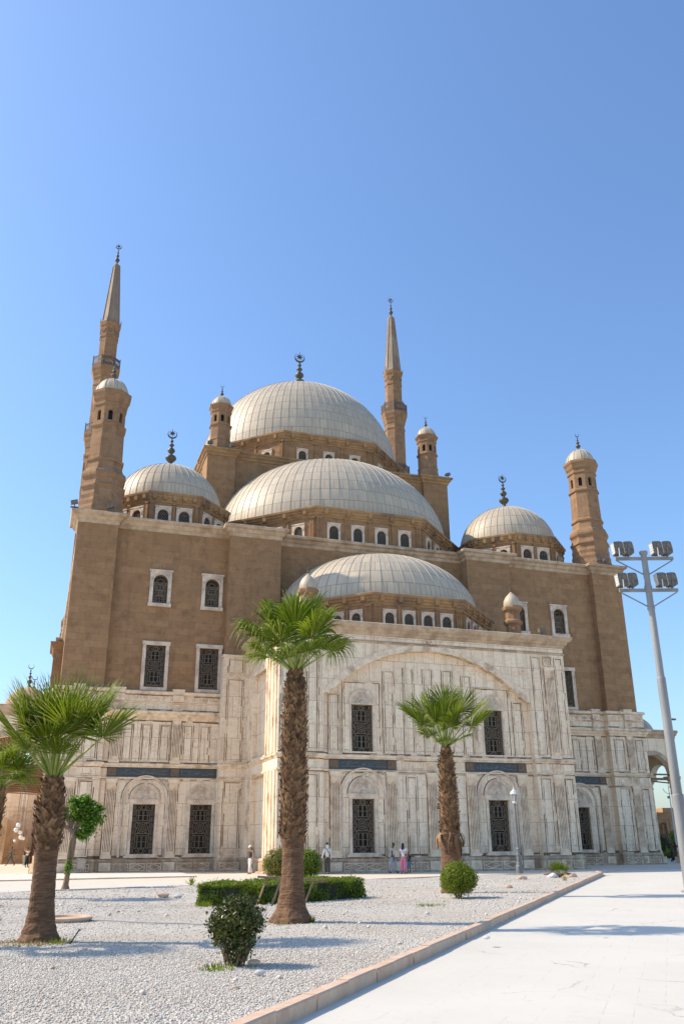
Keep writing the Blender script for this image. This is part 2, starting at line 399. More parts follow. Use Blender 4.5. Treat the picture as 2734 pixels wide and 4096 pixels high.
        for h in holes:
            u0, v0, u1, v1 = h[:4]
            if len(h) > 4:
                r = (u1 - u0) / 2; cu, cv = (u0 + u1) / 2, v1 - r
                arc = [(cu + r * math.cos(t), cv + r * math.sin(t)) for t in [PI * i / 12 for i in range(13)]]
                for (a, b), (c, e) in zip(arc, arc[1:]):
                    s.add([P(a, b), P(c, e), P(c, v1), P(a, v1)], [(0, 3, 2, 1)])
                pts = [(u0, v0), (u1, v0)] + arc
            else:
                pts = [(u0, v0), (u1, v0), (u1, v1), (u0, v1)]
            for (a, b), (c, e) in zip(pts, pts[1:] + pts[:1]):
                if math.hypot(a - c, b - e) < 1e-6: continue
                s.add([P(a, b), P(c, e), P(c, e, depth), P(a, b, depth)], [(0, 1, 2, 3)])
    def build(s, name, mat, parent=None, smooth=False, origin=None, autosmooth=None):
        me = bpy.data.meshes.new(name)
        off = Vector(origin) if origin is not None else (woff(parent) if parent else Vector((0, 0, 0)))
        V = np.array(s.v, dtype=np.float64) - np.array(off)
        me.from_pydata(V.tolist(), [], s.f)
        mats = mat if isinstance(mat, (list, tuple)) else [mat]
        for m in mats: me.materials.append(m)
        uvl = me.uv_layers.new(name='uv')
        VW = np.array(s.v)
        nl = len(me.loops)
        uva = np.zeros((nl, 2))
        li = 0
        for fi, f in enumerate(s.f):
            k = len(f)
            if fi in s.uv:
                uva[li:li + k] = s.uv[fi]
            else:
                p = VW[list(f)]
                nrm = np.cross(p[1] - p[0], p[2] - p[0]) if k == 3 else np.cross(p[2] - p[0], p[3] - p[1])
                ln = np.linalg.norm(nrm)
                if ln > 1e-12: nrm = nrm / ln
                if abs(nrm[2]) > 0.8:
                    uva[li:li + k] = p[:, :2]
                else:
                    t = np.array([-nrm[1], nrm[0]]); t /= (np.linalg.norm(t) + 1e-9)
                    uva[li:li + k, 0] = p[:, :2] @ t
                    uva[li:li + k, 1] = p[:, 2]
            li += k
        uvl.data.foreach_set('uv', uva.ravel())
        if smooth:
            me.polygons.foreach_set('use_smooth', [True] * len(me.polygons))
        me.validate()
        o = bpy.data.objects.new(name, me)
        COL.objects.link(o)
        if parent:
            o.parent = parent
            if origin is not None:
                o.location = Vector(origin) - woff(parent)
        else:
            o.location = off
        return o

def woff(o):
    v = Vector((0, 0, 0))
    while o is not None:
        v = v + Vector(o.location)
        o = o.parent
    return v

def empty(name, loc, label=None, cat=None, group=None):
    o = bpy.data.objects.new(name, None)
    o.empty_display_size = 0.3
    o.location = loc
    COL.objects.link(o)
    tag(o, label, cat, group)
    return o

def tag(o, label=None, cat=None, group=None, kind=None):
    if label: o['label'] = label
    if cat: o['category'] = cat
    if group: o['group'] = group
    if kind: o['kind'] = kind
    return o

def copy_tree(o, parent=None, loc=None, rotz=None, scale=None):
    c = o.copy()
    COL.objects.link(c)
    c.parent = parent
    if loc is not None: c.location = loc
    if rotz is not None: c.rotation_euler = (0, 0, rotz)
    if scale is not None: c.scale = scale
    for ch in list(o.children):
        copy_tree(ch, c)
    return c

# ------------------------------------------------------------------ ground
def sheet(name, poly, z, mat):
    b = MB(); b.add([(x, y, z) for x, y in poly], [tuple(range(len(poly)))])
    return tag(b.build(name, mat), kind='structure')

sheet('ground', [(-2500, -2500), (2500, -2500), (2500, 2500), (-2500, 2500)], -0.25, M['earth'])
b = MB()
b.add([(-120, -140, -.13), (120, -140, -.13), (120, -36, -.13), (-120, -36, -.13), (120, -17, -.175), (-120, -17, -.175), (120, -6, -.175), (-120, -6, -.175)], [(0, 1, 2, 3), (3, 2, 4, 5), (5, 4, 6, 7)])
tag(b.build('road', M['road']), kind='structure')

def line_pt(a, b, t): return (a[0] + (b[0] - a[0]) * t, a[1] + (b[1] - a[1]) * t)
K0, K1 = (-41.06, -80.11), (4.54, -22.11)         # outer edge of the kerb
BACK = [(5.6, -20.2), (3.0, -20.95), (-2.4, -22.1), (-6.0, -23.3), (-10.3, -25.0), (-15.0, -26.4), (-19.0, -27.6), (-22.0, -28.5), (-24.7, -29.4), (-27.0, -30.8), (-34.0, -34.0), (-52.0, -42.0)]
kd = Vector((K1[0] - K0[0], K1[1] - K0[1])).normalized()
kn = Vector((-kd.y, kd.x))                     # towards the gravel
KI0 = (K0[0] + kn.x * 0.18, K0[1] + kn.y * 0.18)
KI1 = (K1[0] + kn.x * 0.18, K1[1] + kn.y * 0.18)

def gravel_height(x, y):
    return 0.018 * math.sin(x * 0.9 + 1.3 * math.sin(y * 0.37)) + 0.014 * math.sin(y * 1.25 + x * 0.4) - 0.012

def in_gravel(x, y):
    s_ = (x - KI0[0]) * kn.x + (y - KI0[1]) * kn.y
    if s_ < 0.02: return False
    for (ax, ay), (bx, by) in zip(BACK, BACK[1:]):
        if bx <= x <= ax:
            yb = ay + (by - ay) * (x - ax) / (bx - ax)
            return y < yb - 0.18
    return False

def gravel_bed():
    # a gently uneven sheet, clipped to the bed outline
    b = MB()
    nx, ny = 150, 110
    bm = bmesh.new()
    outline = [KI0, KI1] + BACK + [(-60, -62), (-60, -80)]
    vs = [bm.verts.new((x, y, 0)) for x, y in outline]
    bm.faces.new(vs)
    for i in range(1, nx):
        x = -60 + 66 * i / nx
        bmesh.ops.bisect_plane(bm, geom=bm.verts[:] + bm.edges[:] + bm.faces[:], plane_co=(x, 0, 0), plane_no=(1, 0, 0))
    for j in range(1, ny):
        y = -80 + 60 * j / ny
        bmesh.ops.bisect_plane(bm, geom=bm.verts[:] + bm.edges[:] + bm.faces[:], plane_co=(0, y, 0), plane_no=(0, 1, 0))
    for v in bm.verts: v.co.z = gravel_height(v.co.x, v.co.y)
    me = bpy.data.meshes.new('gravel_bed')
    bm.to_mesh(me); bm.free()
    me.materials.append(M['gravel'])
    o = bpy.data.objects.new('gravel_bed', me)
    COL.objects.link(o)
    tag(o, kind='structure')
gravel_bed()

def gravel_stones():
    # loose pieces lying on the bed: small ones close to the camera, larger ones everywhere
    ico_v = np.array([(1, 0, 0), (-1, 0, 0), (0, 1, 0), (0, -1, 0), (0, 0, 1), (0, 0, -1)], float)
    ico_f = np.array([(0, 2, 4), (2, 1, 4), (1, 3, 4), (3, 0, 4), (2, 0, 5), (1, 2, 5), (3, 1, 5), (0, 3, 5)])
    pts = []
    def scatter(n, d0, d1, s0, s1):
        k = 0
        while k < n:
            dd = d0 + (d1 - d0) * random.random() ** 0.8
            a = R(18.8) + R(random.uniform(-29, 27))
            x, y = -25.77 + dd * math.sin(a), -66.65 + dd * math.cos(a)
            k += 1
            if in_gravel(x, y):
                pts.append((x, y, random.uniform(s0, s1)))
    scatter(60000, 7.5, 15, 0.006, 0.0165)
    scatter(30000, 13, 28, 0.009, 0.021)
    scatter(12000, 24, 46, 0.014, 0.036)
    scatter(260, 10, 45, 0.03, 0.06)
    n = len(pts)
    P = np.array(pts)
    V = np.repeat(ico_v[None], n, 0) * (0.65 + 0.6 * rng.random((n, 6, 1)))
    V[:, :, 2] *= 0.7
    ang = rng.random(n) * 6.28
    ca, sa = np.cos(ang)[:, None], np.sin(ang)[:, None]
    X = V[:, :, 0] * ca - V[:, :, 1] * sa
    Y = V[:, :, 0] * sa + V[:, :, 1] * ca
    tl = (rng.random((n, 1)) - 0.5) * 1.2
    Z = V[:, :, 2] + X * tl * 0.6
    S = P[:, 2][:, None]
    zz = np.array([gravel_height(a, b) for a, b, _ in pts])[:, None]
    V = np.stack([X * S + P[:, 0][:, None], Y * S + P[:, 1][:, None], Z * S + zz + S * 0.35], -1).reshape(-1, 3)
    F = (ico_f[None] + (np.arange(n) * 6)[:, None, None]).reshape(-1, 3)
    me = bpy.data.meshes.new('gravel_stones')
    me.vertices.add(len(V)); me.vertices.foreach_set('co', V.ravel())
    me.loops.add(len(F) * 3); me.loops.foreach_set('vertex_index', F.ravel())
    me.polygons.add(len(F)); me.polygons.foreach_set('loop_start', np.arange(0, len(F) * 3, 3)); me.polygons.foreach_set('loop_total', np.full(len(F), 3))
    me.update(calc_edges=True)
    t = NT('loose gravel'); isl = t.n('ShaderNodeNewGeometry').outputs['Random Per Island']
    me.materials.append(t.fin(t.ramp(isl, [(0, (0.48, 0.43, 0.36)), (0.3, (0.61, 0.56, 0.485)), (0.7, (0.73, 0.68, 0.595)), (0.9, (0.62, 0.53, 0.43)), (1, (0.36, 0.27, 0.2))]), 0.9, spec=0.2))
    o = bpy.data.objects.new('gravel_stones', me)
    COL.objects.link(o)
    tag(o, 'loose white gravel spread over the planting bed', 'gravel', kind='stuff')
gravel_stones()

def kerb_row(name, a, b, wid, z0, z1, step, mat):
    m = MB()
    L = math.hypot(b[0] - a[0], b[1] - a[1]); dx, dy = (b[0] - a[0]) / L, (b[1] - a[1]) / L
    nx, ny = -dy, dx
    t = 0
    while t < L - 0.05:
        e = min(L, t + step * random.uniform(0.85, 1.15)) - 0.012
        zz = z1 + random.uniform(-0.006, 0.006); s_ = random.uniform(-0.008, 0.008)
        p = [(a[0] + dx * t + nx * s_, a[1] + dy * t + ny * s_), (a[0] + dx * e + nx * s_, a[1] + dy * e + ny * s_)]
        q = [(p[1][0] + nx * wid, p[1][1] + ny * wid), (p[0][0] + nx * wid, p[0][1] + ny * wid)]
        c = 0.018
        i0 = [(p[0][0] + nx * c, p[0][1] + ny * c), (p[1][0] + nx * c, p[1][1] + ny * c), (q[0][0] - nx * c, q[0][1] - ny * c), (q[1][0] - nx * c, q[1][1] - ny * c)]
        pts = p + q
        m.add([(x, y, z0) for x, y in pts] + [(x, y, zz - c) for x, y in pts] + [(x, y, zz) for x, y in i0],
              [(0, 1, 5, 4), (1, 2, 6, 5), (2, 3, 7, 6), (3, 0, 4, 7), (4, 5, 9, 8), (5, 6, 10, 9), (6, 7, 11, 10), (7, 4, 8, 11), (8, 9, 10, 11)])
        t = e + 0.012
    return tag(m.build(name, mat), kind='structure')

kerb_row('kerb', K0, K1, 0.18, -0.24, 0.025, 0.95, M['kerb'])
for i, (a, b) in enumerate(zip(BACK, BACK[1:])):
    kerb_row('garden_edge_kerb', a, b, 0.15, -0.2, 0.012, 1.2, M['kerb'])
kerb_row('garden_edge_kerb', K1, BACK[0], 0.2, -0.2, 0.02, 0.6, M['kerb'])
sheet('walkway', [(-60, -46), (-34, -34.1), (-19, -27.8), (-6, -23.5), (5.6, -20.3), (7.6, -17.7), (12.4, -13.0), (18.9, -11.2), (70, 3), (70, 70), (-60, 70)], -0.165, M['walk'])
for a, b in (((5.7, -20.1), (7.6, -17.7)), ((7.62, -17.68), (12.4, -13.0)), ((12.42, -12.99), (18.9, -11.2)), ((18.93, -11.19), (70, 3))):
    kerb_row('walkway_kerb', a, b, 0.16, -0.24, -0.145, 1.0, M['kerb'])
b = MB(); b.prism([(-60, -13.4), (-27, -12.95), (-16.3, -11.7), (-15.8, -0.5), (-25.7, -0.5), (-25.7, 52), (-60, 52)], -0.25, -0.11)
tag(b.build('platform', M['platform']), kind='structure')
kerb_row('platform_kerb', (-60, -13.6), (-27, -13.15), 0.2, -0.25, -0.095, 1.3, M['kerb'])
kerb_row('platform_kerb', (-26.98, -13.15), (-16.3, -11.9), 0.2, -0.25, -0.095, 1.3, M['kerb'])

# ------------------------------------------------------------------ mosque
MQ = empty('mosque', (0, 25, 0), 'huge domed mosque of brown sandstone above pale marble cladding with two pencil minarets', 'mosque')
S = 25.0
ZB = -0.3                                                   # foot of the walls
BODY = [(-25, 0), (-21.9, 0), (-21.9, .65), (-12.9, .65), (-12.9, -.3), (-8.6, -.3), (-8.6, 1.0), (8.6, 1.0), (8.6, -.3), (12.9, -.3), (12.9, .65), (21.9, .65), (21.9, 0), (25, 0),
        (25, 3.1), (24.35, 3.1), (24.35, 46.9), (25, 46.9), (25, 50), (-25, 50), (-25, 46.9), (-24.35, 46.9), (-24.35, 3.1), (-25, 3.1)]
WX = (-18.2, -14.05)
# --- brown upper walls
b = MB()
Z0, Z1 = 12.0, 25.7
for i, p in enumerate(BODY):
    q = BODY[(i + 1) % len(BODY)]
    L = math.hypot(q[0] - p[0], q[1] - p[1])
    holes = []
    if p in ((-21.9, .65), (12.9, .65)):
        for wx in (WX if p[0] < 0 else [-x for x in WX]):
            u = wx - p[0]
            holes += [(u - .62, 19.45 - Z0, u + .62, 21.85 - Z0, 'arch'), (u - .78, 12.95 - Z0, u + .78, 16.15 - Z0)]
    b.wall((p[0], p[1], Z0), (q[0] - p[0], q[1] - p[1]), L, Z1 - Z0, holes, 0.4)
b.build('upper_wall', M['sand'], MQ)
CORN = [(0, 25.45), (.06, 25.5), (.10, 25.72), (.22, 25.78), (.30, 25.9), (.34, 26.02), (.55, 26.1), (.60, 26.3), (.52, 26.36), (0.0, 26.4), (-.4, 26.4)]
b = MB(); b.sweep(BODY, CORN, True); b.build('cornice', M['cornice'], MQ)
b = MB(); b.box(-24.0, 1.3, 26.0, 24.0, 49.7, 26.33); b.box(-8.3, .9, 25.9, 8.3, 1.3, 26.33); b.build('roof', M['sand'], MQ)

# --- marble cladding of the lower walls
def mirror(path): return [(-x, y) for x, y in reversed(path)]
ML = [(-25.3, 49.5), (-25.3, -.3), (-21.6, -.3), (-21.6, .3), (-13.1, .3), (-13.1, -.75), (-11.15, -.75)]
BX, BY, RX, RY = 11.15, -10.2, 8.0, -9.7
CW = [-18.28, -14.15]
LOWWIN = (1.02, 4.4); UPWIN = (7.32, 10.62)
for side in (-1, 1):
    b = MB()
    path = ML if side < 0 else mirror(ML)
    for p, q in zip(path, path[1:]):
        L = math.hypot(q[0] - p[0], q[1] - p[1])
        holes = []
        if abs(p[1] - .3) < 1e-6 and abs(q[1] - .3) < 1e-6:
            for c in CW:
                u = side * -c - p[0]
                holes.append((u - .82, LOWWIN[0] - ZB, u + .82, LOWWIN[1] - ZB))
        top = 15.4 if {p[0], q[0]} & {-11.15, 11.15} else 12.3
        if abs(p[1] - .3) < 1e-6 and abs(q[1] + .75) < 1e-6 or abs(p[1] + .75) < 1e-6 and abs(q[1] - .3) < 1e-6: top = 15.4
        b.wall((p[0], p[1], ZB), (q[0] - p[0], q[1] - p[1]), L, top - ZB, holes, 0.42)
    b.build('marble_wall', M['marble'], MQ)
# bay (mihrab projection)
b = MB()
NX = 6.6
for sx in (-1, 1):
    p, q = ((-BX, -.75), (-BX, BY)) if sx < 0 else ((BX, BY), (BX, -.75))
    Lb = 9.45
    b.wall((p[0], p[1], ZB), (0, q[1] - p[1]), Lb, 15.5 - ZB, [((2.2, 7.4 - ZB, 6.2, 13.4 - ZB) if sx < 0 else (Lb - 6.2, 7.4 - ZB, Lb - 2.2, 13.4 - ZB)), ((2.2, ZB + 1.0, 6.2, 6.1 - ZB) if sx < 0 else (Lb - 6.2, ZB + 1.0, Lb - 2.2, 6.1 - ZB))], 0.35)
    xi = sx * (BX - .35)
    b.add([(xi, -.8, ZB), (xi, BY + .4, ZB), (xi, BY + .4, 14.5), (xi, -.8, 14.5)], [(0, 1, 2, 3)])
    b.wall((-BX if sx < 0 else RX, BY, ZB), (1, 0), BX - RX, 15.5 - ZB)
AR = 10.3; AC = 14.55 - AR
def arch_z(x, r=AR): return AC + math.sqrt(max(0, r * r - x * x))
xs = [-RX + 2 * RX * i / 40 for i in range(41)]
az = [arch_z(x) if abs(x) < 7.6 else 11.2 + (8.0 - abs(x)) * .5 for x in xs]
for (x0, z0), (x1, z1) in zip(zip(xs, az), zip(xs[1:], az[1:])):
    b.add([(x0, BY, z0), (x1, BY, z1), (x1, BY, 15.5), (x0, BY, 15.5)], [(0, 1, 2, 3)])
    b.add([(x0, BY, z0), (x1, BY, z1), (x1, RY, z1), (x0, RY, z0)], [(3, 2, 1, 0)])
for sx in (-1, 1):
    b.add([(sx * RX, BY, ZB), (sx * RX, RY, ZB), (sx * RX, RY, 11.2), (sx * RX, BY, 11.2)], [(0, 1, 2, 3)])
BW = (-5.05, 5.05)
holes = [(c + RX - .8, z0 - ZB, c + RX + .8, z1 - ZB) for c in BW for z0, z1 in (LOWWIN, UPWIN)]
b.wall((-RX, RY, ZB), (1, 0), 2 * RX, 14.9 - ZB, holes, 0.42)
b.build('bay_wall', M['marble'], MQ)
b = MB()
BAYP = [(-BX, -.4), (-BX, BY), (BX, BY), (BX, -.4)]
b.sweep(BAYP, [(0, 14.88), (.07, 14.9), (.09, 15.0), (.02, 15.05), (0, 15.1)])
b.sweep(BAYP, [(0, 15.42), (.08, 15.46), (.12, 15.62), (.25, 15.68), (.30, 15.82), (.50, 15.95), (.58, 16.08), (.60, 16.22), (.52, 16.28), (0, 16.32), (-.3, 16.32)])
b.build('bay_cornice', M['cornice'], MQ)
b = MB(); b.box(-BX + .2, BY + .2, 15.9, BX - .2, 1.2, 16.29); b.build('bay_roof', M['sand_drum'], MQ)
# arch moulding round the recess
b = MB()
a_in = [(x, arch_z(x)) for x in [-7.62 + 15.24 * i / 40 for i in range(41)]]
a_out = [(x * 1.045, AC + (z - AC) * 1.043 + .02) for x, z in a_in]
b.strip(a_in, a_out, BY - .05, BY)
b.build('arch_moulding', M['marble_trim'], MQ)

# --- continuous mouldings
LP = ML[1:]; RP = mirror(ML)[:-1]
CHAIN = ML[1:-1] + [(-BX, -.75), (-BX, BY), (-RX, BY), (-RX, RY), (RX, RY), (RX, BY), (BX, BY), (BX, -.75)] + mirror(ML)[1:-1]
CHAIN = [(-25.3, 49.5)] + CHAIN + [(25.3, 49.5)]
b = MB()
b.sweep(CHAIN, [(0, 6.93), (.06, 6.95), (.08, 7.03), (.16, 7.08), (.18, 7.20), (.1, 7.25), (0, 7.26)])
b.sweep(CHAIN, [(0, 6.14), (.07, 6.16), (.10, 6.25), (.05, 6.30), (0, 6.31)])
b.build('string_course', M['marble_trim'], MQ)
b = MB()
b.sweep(CHAIN, [(.34, ZB), (.34, -.1), (.28, -.06), (.12, -.04), (.12, .45), (.09, .5), (.14, .56), (.14, .68), (.06, .74), (0, .76)])
b.build('plinth', M['plinth'], MQ)
PB = lambda p: p
b = MB()
for path in ([(-25.3, 49.5)] + ML[1:5] + [(-13.1, .1)], [(13.1, .1)] + mirror(ML)[2:]):
    b.sweep(path, [(0, 10.38), (.07, 10.42), (.10, 10.55), (.2, 10.62), (.24, 10.75), (.42, 10.85), (.46, 11.0), (.35, 11.06), (.05, 11.08), (0, 11.1)])
    b.sweep(path, [(.0, 11.62), (.06, 11.64), (.08, 11.72), (0, 11.76)])
    b.sweep(path, [(0, 12.28), (.06, 12.3), (.16, 12.36), (.18, 12.5), (.1, 12.56), (-.3, 12.58), (-.7, 12.58)])
b.build('upper_string_course', M['marble_trim'], MQ)
for sx in (-1, 1):                                           # caps of the marble piers beside the bay
    b = MB()
    b.box(sx * 13.2, -.85, 15.25, sx * (BX + .02), .3, 15.45)
    b.box(sx * 13.16, -.8, 13.75, sx * (BX + .02), -.74, 13.9)
    b.build('pier_cap', M['marble_trim'], MQ)

# frieze of garlands with bosses under the brown wall
b = MB()
def frieze(x0, x1, y):
    n = max(1, round((x1 - x0) / .78)); st = (x1 - x0) / n
    for i in range(n):
        c = x0 + st * (i + .5)
        b.ring(c, 12.02, .13, .13, .05, y - .07, y, 10)
        b.ring(c, 12.02, .06, .06, .05, y - .09, y, 8)
        arc = [(c + (st * .46) * math.cos(t), 12.2 + .40 * math.sin(t)) for t in [PI + PI * k / 8 for k in range(9)]]
        arc2 = [(c + (st * .34) * math.cos(t), 12.2 + .28 * math.sin(t)) for t in [PI + PI * k / 8 for k in range(9)]]
        b.strip(arc2, arc, y - .05, y)
for sx in (-1, 1):
    for (a, c, y) in ((-25.2, -21.7, -.3), (-21.5, -13.2, .3)):
        x0, x1 = (a, c) if sx < 0 else (-c, -a)
        frieze(x0, x1, y)
b.build('garland_frieze', M['marble_trim'], MQ)
for sx in (-1, 1):
    for x, y in ((-23.6, -.3), (-20.7, .3), (-16.3, .3)):
        b = MB()
        c = x * -sx if sx > 0 else x
        b.box(c - .38, y - .16, 11.1, c + .38, y, 11.60); b.box(c - .40, y - .2, 11.78, c + .40, y, 12.26)
        b.box(c - .46, y - .26, 12.6, c + .46, y + .4, 12.72); b.box(c - .42, y - .24, 12.38, c + .42, y - .16, 12.595)
        b.ring(c, 12.02, .15, .15, .06, y - .26, y - .2, 10); b.ring(c, 11.34, .14, .14, .05, y - .21, y - .16, 10)
        b.build('frieze_block', M['marble_trim'], MQ)

# --- panel mouldings, pilasters
GR = MB()                                                    # brown joint dirt that also paints relief shade beside the mouldings
def grime_shade(x0, z0, x1, z1, y, k=[0]):
    k[0] += 1
    n = max(1, int(max(x1 - x0, z1 - z0) / .5)); rs = random.Random(k[0])
    v = (z1 - z0) > (x1 - x0)
    for i in range(n):
        j = rs.uniform(.45, 1.25)
        if rs.random() < .12: continue
        if v: a, c = z0 + (z1 - z0) * i / n, z0 + (z1 - z0) * (i + 1) / n; q = (x0, a, x0 + (x1 - x0) * j, c)
        else: a, c = x0 + (x1 - x0) * i / n, x0 + (x1 - x0) * (i + 1) / n; q = (a, z1 - (z1 - z0) * j, c, z1)
        GR.add([(q[0], y - .003, q[1]), (q[2], y - .003, q[1]), (q[2], y - .003, q[3]), (q[0], y - .003, q[3])], [(0, 1, 2, 3)])
def panel(b, x0, z0, x1, z1, y, wd=.07, dp=.05, stain_shade=False):
    if stain_shade:
        g = .06
        for q in ((x0 - g, z0, x0, z1), (x1, z0, x1 + g, z1), (x0 + wd, z0 + wd, x0 + wd + g, z1 - wd), (x1 - wd - g, z0 + wd, x1 - wd, z1 - wd), (x0 + wd, z1 - wd - g, x1 - wd, z1 - wd)): grime_shade(*q, y)
    b.box(x0, y - dp, z0, x0 + wd, y, z1); b.box(x1 - wd, y - dp, z0, x1, y, z1)
    b.box(x0 + wd, y - dp, z1 - wd, x1 - wd, y, z1); b.box(x0 + wd, y - dp, z0, x1 - wd, y, z0 + wd)
def pilaster(wd, z0, z1, capital=True, rosette=False):
    b = MB()
    h = z1 - z0
    b.box(-wd / 2 - .05, -.16, z0, wd / 2 + .05, 0, z0 + .22)
    b.box(-wd / 2, -.08, z0 + .22, wd / 2, 0, z1)
    n = 6
    zt = z1 - (.62 if capital else .12)
    for i in range(n):
        x = -wd / 2 + wd * (i + .5) / n
        b.box(x - wd / n * .27, -.15, z0 + .45, x + wd / n * .27, -.08, zt - .15)
    for xx in (-wd / 2, wd / 2 - .05):
        b.box(xx, -.13, z0 + .22, xx + .05, -.08, zt)
    for k in range(1, 3):
        zz = z0 + h * k / 3
        b.box(-wd / 2, -.12, zz - .012, wd / 2, -.08, zz + .012) if False else None
    if capital:
        b.box(-wd / 2 - .03, -.15, zt, wd / 2 + .03, -.08, zt + .12)
        b.box(-wd / 2 - .01, -.14, zt + .12, wd / 2 + .01, -.08, zt + .34)
        b.box(-wd / 2 - .05, -.19, zt + .34, wd / 2 + .05, -.08, zt + .5)
        b.box(-wd / 2 - .09, -.22, zt + .5, wd / 2 + .09, 0.0, z1)
        for i in range(3):
            b.ring(-wd / 3 + wd / 3 * i, zt + .22, .09, .08, .05, -.17, -.14, 8)
    return b
_pil = {}
def place_pilaster(x, y, wd, z0, z1, capital=True):
    key = (round(wd, 2), round(z0, 2), round(z1, 2), capital)
    if key not in _pil:
        o = pilaster(wd, z0, z1, capital).build('pilaster', M['marble_trim'], None)
        o.parent = MQ
        f = MB(); zt = z1 - (.62 if capital else .12)
        for i in range(7):
            xx = -wd / 2 + wd * i / 6
            f.box(max(xx - wd * .038, -wd / 2 + .052), -.086, z0 + .45, min(xx + wd * .038, wd / 2 - .052), -.0805, zt - .15)
        f = f.build('fluting', M['groove'], None); f.parent = o
        _pil[key] = o
    else:
        o = copy_tree(_pil[key], MQ)
    o.location = Vector((x, y, 0)) - woff(MQ)
    for e in (-1, 1): grime_shade(*sorted((x + e * (wd / 2), x + e * (wd / 2 + .07)))[:1], z0 + .2, sorted((x + e * (wd / 2), x + e * (wd / 2 + .07)))[1], z1, y)
    return o
for sx in (-1, 1):
    for x, y in ((-23.6, -.3), (-20.72, .3), (-16.28, .3)):
        place_pilaster(-sx * x, y, .66, .76, 6.14)
        place_pilaster(-sx * x, y, .66, 7.26, 10.38, False)
    for x in (3.0, 7.02):
        place_pilaster(sx * x, RY, .70, .76, 6.14)
    place_pilaster(sx * 9.72, BY, .74, .76, 6.14)
    place_pilaster(sx * 9.72, BY, .74, 7.26, 13.9)
place_pilaster(0, RY, .70, .76, 6.14)
def spanel(b, *q):
    m = MB(); panel(m, *q, stain_shade=True); m.build('panel_moulding', M['marble_trim'], MQ)
b = MB()
for sx in (-1, 1):
    # towers and left wall, upper storey
    for x0, x1, y in ((-25.0, -24.2, -.3), (-23.0, -22.0, -.3)):
        spanel(b, *sorted((x0 * -sx, x1 * -sx))[:1], 7.4, sorted((x0 * -sx, x1 * -sx))[1], 10.15, y)
        spanel(b, *sorted((x0 * -sx, x1 * -sx))[:1], .9, sorted((x0 * -sx, x1 * -sx))[1], 6.0, y)
    for c in (-19.85, -18.5, -17.15, -15.4, -14.15):
        spanel(b, -sx * c - .37, 7.4, -sx * c + .37, 10.1, .3)
    spanel(b, *( (-12.75, .9, -11.5, 6.0) if sx < 0 else (11.5, .9, 12.75, 6.0)), -.75)
    spanel(b, *( (-12.75, 7.4, -11.5, 13.6) if sx < 0 else (11.5, 7.4, 12.75, 13.6)), -.75)
    spanel(b, *( (-12.75, 14.0, -11.5, 15.15) if sx < 0 else (11.5, 14.0, 12.75, 15.15)), -.75)
    # bay corner piers
    for x0, x1 in ((8.35, 9.15), (10.3, 10.98)):
        for z0, z1 in ((.95, 5.95), (7.45, 14.7)):
            spanel(b, *sorted((sx * x0, sx * x1))[:1], z0, sorted((sx * x0, sx * x1))[1], z1, BY)
    spanel(b, sx * 9.72 - .36, 14.05, sx * 9.72 + .36, 14.75, BY, .06, .09)
    b.ring(sx * 9.72, 14.4, .2, .2, .06, BY - .08, BY, 14)
    # bay recess
    spanel(b, sx * 1.5 - .38, .95, sx * 1.5 + .38, 5.9, RY)
    spanel(b, sx * 7.1 - .4, 7.4, sx * 7.1 + .4, 11.3, RY)
    x0, x1 = sorted((sx * 3.62, sx * 6.48))
    spanel(b, x0, 7.36, x1, 12.25, RY, .1, .07)
for c in (-3.05, -1.52, 0, 1.52, 3.05):
    spanel(b, c - .40, 7.4, c + .40, 13.15 + (.2 if abs(c) < 2 else -.1), RY)
# string-course boxes
for c, y in ((-23.6, -.3), (23.6, -.3), (0, RY), (-9.72, BY), (9.72, BY)):
    panel(b, c - .34, 6.36, c + .34, 6.9, y, .06, .07); b.ring(c, 6.63, .16, .16, .07, y - .06, y, 12)
for x0, x1, y in ((.55, 2.2, RY), (-2.2, -.55, RY), (8.3, 9.2, BY), (10.25, 11.0, BY), (-9.2, -8.3, BY), (-11.0, -10.25, BY), (-25.1, -24.1, -.3), (-23.1, -22.0, -.3), (22.0, 23.1, -.3), (24.1, 25.1, -.3)):
    panel(b, x0, 6.38, x1, 6.88, y, .05, .03)
b.build('string_course_panel', M['marble_trim'], MQ)
# side-face strips of the bay (lit by the sun)
for sx in (-1, 1):
    for y0, y1 in ((-9.95, -9.5), (-9.2, -8.55), (-8.25, -7.75), (-7.45, -7.15), (-2.5, -1.4)):
        for z0, z1 in ((.76, 6.12), (7.28, 14.86)):
            b = MB(); b.box(sx * BX, y0, z0, sx * (BX + .12), y1, z1); b.build('side_pilaster', M['marble_trim'], MQ)
# diamonds of the plinth
b = MB()
def diamonds(x0, x1, y):
    b = MB()
    n = max(1, round((x1 - x0) / 1.25)); st = (x1 - x0) / n
    y -= .12
    for i in range(n):
        a, c = x0 + st * i + .06, x0 + st * (i + 1) - .06
        panel(b, a, -.05, c, .43, y, .05, .05)
        m = (a + c) / 2
        for (p, q) in (((a + .08, .19), (m, .37)), ((m, .37), (c - .08, .19)), ((c - .08, .19), (m, .01)), ((m, .01), (a + .08, .19))):
            b.bar(p[0], p[1], q[0], q[1], .045, y - .035, y)
    b.build('plinth_panel', M['marble_trim'], MQ)
def boss(c, y):
    b = MB()
    y -= .12
    b.box(c - .40, y - .05, ZB, c + .40, y, .5)
    b.ring(c, .2, .2, .2, .06, y - .1, y - .05, 12); b.ring(c, .2, .09, .09, .085, y - .1, y - .05, 8)
    b.build('plinth_block', M['marble_trim'], MQ)
